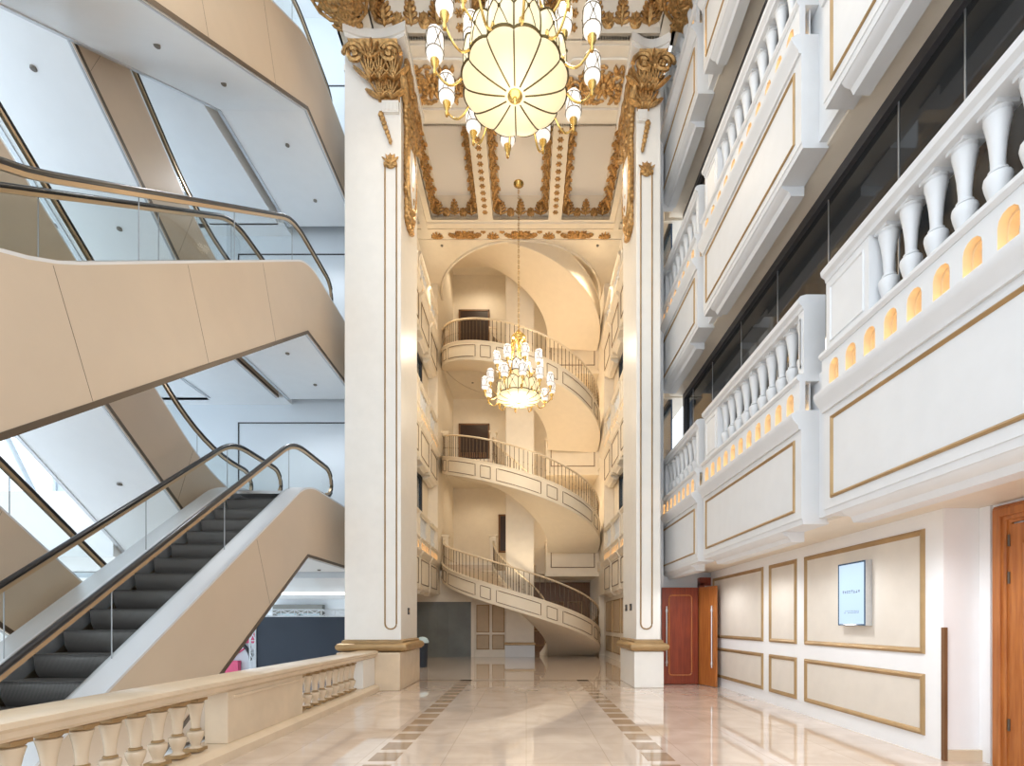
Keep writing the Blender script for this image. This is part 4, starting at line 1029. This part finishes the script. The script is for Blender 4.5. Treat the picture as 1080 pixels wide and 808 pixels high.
# ------------------------------------------------------------------ chandeliers
def chandelier(label, cx, cy, zb, ztop):
    """zb: rim height of the main bowl"""
    T = thing('chandelier', label, 'chandelier', (cx, cy, zb), 'leaded glass chandeliers on the hall axis')
    R = .69
    def bowl(R, z, depth, n=12, parent=T):
        rows = []; seg = n*8
        for i in range(9):
            f_ = i/8; r = R*math.sin(f_*PI/2)**1.0; zz = z-depth*math.cos(f_*PI/2)
            row = []
            for k in range(seg):
                a = 2*PI*k/seg; sc = 1+.07*f_*f_*(abs(math.sin(a*n/2))**.7-.5)
                row.append((cx+max(r, .02)*sc*math.cos(a), cy+max(r, .02)*sc*math.sin(a), zz))
            rows.append(row)
        m = MB(); m.loft(rows, True); b = m.build('glass_bowl', BOWL, parent, 60)
        m = MB()
        for q in range(n):
            m.tube([Vector(rows[i][q*8])-UZ*.004 for i in range(1, 9)], .008*R/.69+.002, 5)
        m.tube([Vector(p) for p in rows[-1]], .016, 6, True)
        m.build('leading', LEADL, b, 60)
        m = MB(); m.lathe([(0.005, -.1), (.03, -.085), (.04, -.06), (.025, -.045), (.07, -.03), (.1, -.01), (.1, .01), (0.01, .02)], (cx, cy, z-depth), 16); m.build('boss', BRASS, b, 50)
    def drum(R, z, h, n, amp):
        # scalloped ring of upright glass petals
        m = MB(); l = MB()
        for q in range(n):
            a0, a1 = 2*PI*q/n, 2*PI*(q+1)/n; rows = []
            for j in range(6):
                row = []
                for k in range(9):
                    t = k/8; a = a0+(a1-a0)*t
                    top = h*(.78+.22*math.sin(PI*t)); bul = 1+.06*math.sin(PI*t)+.04*math.sin(PI*j/5)
                    row.append((cx+R*bul*math.cos(a), cy+R*bul*math.sin(a), z+top*j/5))
                rows.append(row)
            m.loft(rows)
            l.tube([Vector(p) for p in rows[-1]], .014, 5); l.tube([Vector(r[0]) for r in rows], .014, 5)
            off = lambda p: Vector((cx+(p[0]-cx)*1.008, cy+(p[1]-cy)*1.008, p[2]))
            l.tube([off(rows[i][i+1]) for i in range(6)], .006, 4); l.tube([off(rows[i][7-i]) for i in range(6)], .006, 4)
            c = off(rows[3][4]); d_ = Vector((c.x-cx, c.y-cy, 0)).normalized(); l.blob(c, UZ*.022, UZ.cross(d_)*.022, d_*.02, 6, 4)
        g = m.build('glass_petals', BOWL if R > .5 else SHADE, T, 50); l.build('leading', LEADL, g, 60)
    bowl(R, zb, .14)
    drum(.63, zb, .44, 12, 0)
    bowl(.40, zb+.72, .10)
    drum(.37, zb+.72, .36, 9, 0)
    m = MB(); m.lathe([(.03, .1), (.05, .3), (.03, .5), (.06, .7), (.03, .9), (.04, 1.5), (.1, 1.75), (.22, 1.82), (.24, 1.9), (.18, 1.98), (.1, 2.05), (.06, 2.1), (.03, 2.15)], (cx, cy, zb), 14); m.build('stem_and_crown', BRASS, T, 50)
    m = MB()
    for q in range(8):
        a = 2*PI*q/8+.2; u = Vector((math.cos(a), math.sin(a), 0)); C0 = Vector((cx, cy, zb))
        m.tube([C0+u*(.20+.10*t+.03*math.sin(t*3)+.35*max(0, t-.45)*1.2)+UZ*(1.85-1.45*t) for t in [i/14 for i in range(15)]], .022, 6)
        for i in range(10):
            t = (i+.5)/10; m.blob(C0+u*(.20+.10*t+.03*math.sin(t*3)+.35*max(0, t-.45)*1.2)+UZ*(1.85-1.45*t), u*.03, u.cross(UZ)*.035, UZ*.03, 5, 3)
        m.tube([C0+u*(.40+.03*t)+UZ*(.75-.32*t) for t in (0, .5, 1)], .02, 6)
    m.build('suspension_straps', BRASS, T, 60)
    lamp_i = [0]
    # lamp arms
    arm_l, arm_u, cup, shd, led = MB(), MB(), None, None, None
    sm = MB(); H, r = .42, .115
    sm.lathe([(.03, .0), (.075, .02), (.105, .06), (r, .11), (r, .31), (.105, .36), (.075, .40), (.03, H)], (0, 0, 0), 14)
    shade_me = proto_mesh(sm, 'lamp_shade', [SHADE], 60)
    lm = MB()
    for z_ in (.10, .32): lm.tube([(1.02*r*math.cos(2*PI*t/14), 1.02*r*math.sin(2*PI*t/14), z_) for t in range(14)], .006, 4, True)
    for q in range(4):
        a = PI/2*q+.4; lm.tube([(1.03*r*math.cos(a+(.75*(t/6-.5))), 1.03*r*math.sin(a+(.75*(t/6-.5))), .10+.22*t/6) for t in range(7)], .005, 4)
        lm.tube([(1.03*r*math.cos(a-(.75*(t/6-.5))), 1.03*r*math.sin(a-(.75*(t/6-.5))), .10+.22*t/6) for t in range(7)], .005, 4)
        lm.blob(V(1.03*r*math.cos(a), 1.03*r*math.sin(a), .21), UX*.014, UY*.014, UZ*.014, 5, 4)
    lead_me = proto_mesh(lm, 'leading', [LEADL], 60)
    ar = MB()
    ar.tube([(.36*(-1)+.36*t if False else -.40+.40*t, 0, -.10-.17*math.sin(PI*min(1, t*1.0))+.0*t) for t in [i/10 for i in range(11)]], .016, 6)
    ar.tube([(0, 0, -.10), (0, 0, .0)], .016, 6); ar.lathe([(.02, -.16), (.03, -.12), (.02, -.08), (.05, -.03), (.06, .02), (.03, .03)], (0, 0, 0), 10)
    ar.blob(V(-.40, 0, -.08), UX*.04, UY*.03, UZ*.06)
    arm_me = proto_mesh(ar, 'lamp_arm', [BRASS], 60)
    for (n, rr, zz, ph) in ((12, 1.06, .16, .13), (8, .70, .92, .3)):
        for q in range(n):
            a = 2*PI*q/n+ph; p = (cx+rr*math.cos(a), cy+rr*math.sin(a), zb+zz)
            o = inst(arm_me, 'lamp_arm', p, T, a)
            s_ = bpy.data.objects.new('lamp_shade', shade_me); COL.objects.link(s_); s_.parent = o; s_.location = (0, 0, .02); s_.rotation_euler = (0, 0, -a+a)
            o2 = bpy.data.objects.new('leading', lead_me); COL.objects.link(o2); o2.parent = o; o2.location = (0, 0, .02)
    m = MB(); z = zb+2.12; i = 0
    while z < ztop-.05:
        ax = UX if i % 2 else UY
        m.tube([Vector((cx, cy, z+.04))+ax*(.025*math.cos(2*PI*t/8))+UZ*(.05*math.sin(2*PI*t/8)) for t in range(8)], .009, 4, True); z += .085; i += 1
    m.lathe([(.16, 0), (.16, -.03), (.05, -.1), (.02, -.14)], (cx, cy, ztop), 14)
    m.build('chain', BRASS, T, 60)
    return T
chandelier('huge lit chandelier with scalloped glass bowl at the top of the picture', -.15, 6.8, 8.70, 15.36)
chandelier('smaller-looking lit chandelier hanging in front of the spiral staircase', -.24, 16.0, 8.60, 15.36)

# ------------------------------------------------------------------ light
wd_ = bpy.data.worlds.new('world'); S.world = wd_; wd_.use_nodes = True
bg = wd_.node_tree.nodes['Background']; bg.inputs[0].default_value = (.86, .93, 1.0, 1); bg.inputs[1].default_value = 1.9
def lamp(kind, name, loc, power, col=(1, .82, .6), size=.15, rot=None, spot=None, sy=None):
    l = bpy.data.lights.new(name, kind); l.energy = power; l.color = col
    if kind == 'AREA':
        l.size = size
        if sy: l.shape = 'RECTANGLE'; l.size_y = sy
    else: l.shadow_soft_size = size
    if kind == 'SPOT': l.spot_size = math.radians(spot or 100); l.spot_blend = .6
    o = bpy.data.objects.new(name, l); COL.objects.link(o); o.location = loc
    if rot: o.rotation_euler = rot
    return o
WC = (1, .82, .58)
# chandelier glow
for cx_, cy_, p1, p2, cc in ((-.15, 6.8, 18, 45, (1, .92, .8)), (-.24, 16.0, 110, 115, (1, .87, .68))):
    lamp('POINT', 'chandelier_lamp', (cx_, cy_, 8.15), p1, cc, .4)
    for sx in (-1, 1): lamp('POINT', 'chandelier_lamp', (cx_+sx*.95, cy_, 10.2), p2, cc, .25)
for k in (1, 2, 3):
    lamp('SPOT', 'escalator_downlight', (-5.5, 8.0, F[k]-3.5), 70, (.95, .97, 1), .15, spot=105)
    lamp('SPOT', 'escalator_downlight', (-5.5, 12.2, F[k]-1.5), 80, (.95, .97, 1), .15, spot=150)
# stairwell downlights, plus fill lights added without any fixture
for k in (1, 2, 3, 4):
    zt = F[k] if k < 4 else F[3]+4.65
    lamp('SPOT', 'landing_downlight', (-2.3, 24.6, zt-.45 if k < 4 else 19.4), 95 if k < 4 else 150, WC, .25, spot=150)
    if k > 1: lamp('POINT', 'stair_fill', (1.9, 22.6, zt-2.4), 55, WC, .3)  # added fill, hangs free beside the flights to warm their undersides
    if k < 3: lamp('POINT', 'stair_fill', (-.2, 20.6, zt+3.1), 70, WC, .3)  # added fill between two flights, no lamp stands here
lamp('SPOT', 'stair_soffit_fill', (-.2, 20.6, 2.9), 130, WC, .2, rot=(PI, 0, 0), spot=150)  # added upward fill for the dim underside of the middle flight
lamp('POINT', 'stair_fill', (-.2, 20.6, 16.0), 30, WC, .3)  # added fill below the topmost flight
for x_ in (-3.25, 2.75): lamp('SPOT', 'ceiling_downlight', (x_, 19.55, ZR-.1), 420, WC, .2, spot=120)
for y in (14.5, 9.5):
    for x_ in (-1.46, 1.03): lamp('SPOT', 'ceiling_downlight', (x_, y, 14.6), 160, WC, .12, spot=130)
# lobby downlights on the right ground floor
for y in (3.0, 5.0, 7.0, 9.0, 11.0): lamp('SPOT', 'soffit_downlight', (3.7, y, 2.56), 46, (.95, .97, 1), .12, spot=165)

vs = S.view_settings; vs.view_transform = 'Standard'; vs.look = 'None'; vs.gamma = 1; vs.use_curve_mapping = False; vs.exposure = .34
S.cycles.use_denoising = True
S.cycles.max_bounces = 8; S.cycles.diffuse_bounces = 5; S.cycles.transparent_max_bounces = 12
S.cycles.sample_clamp_indirect = 6
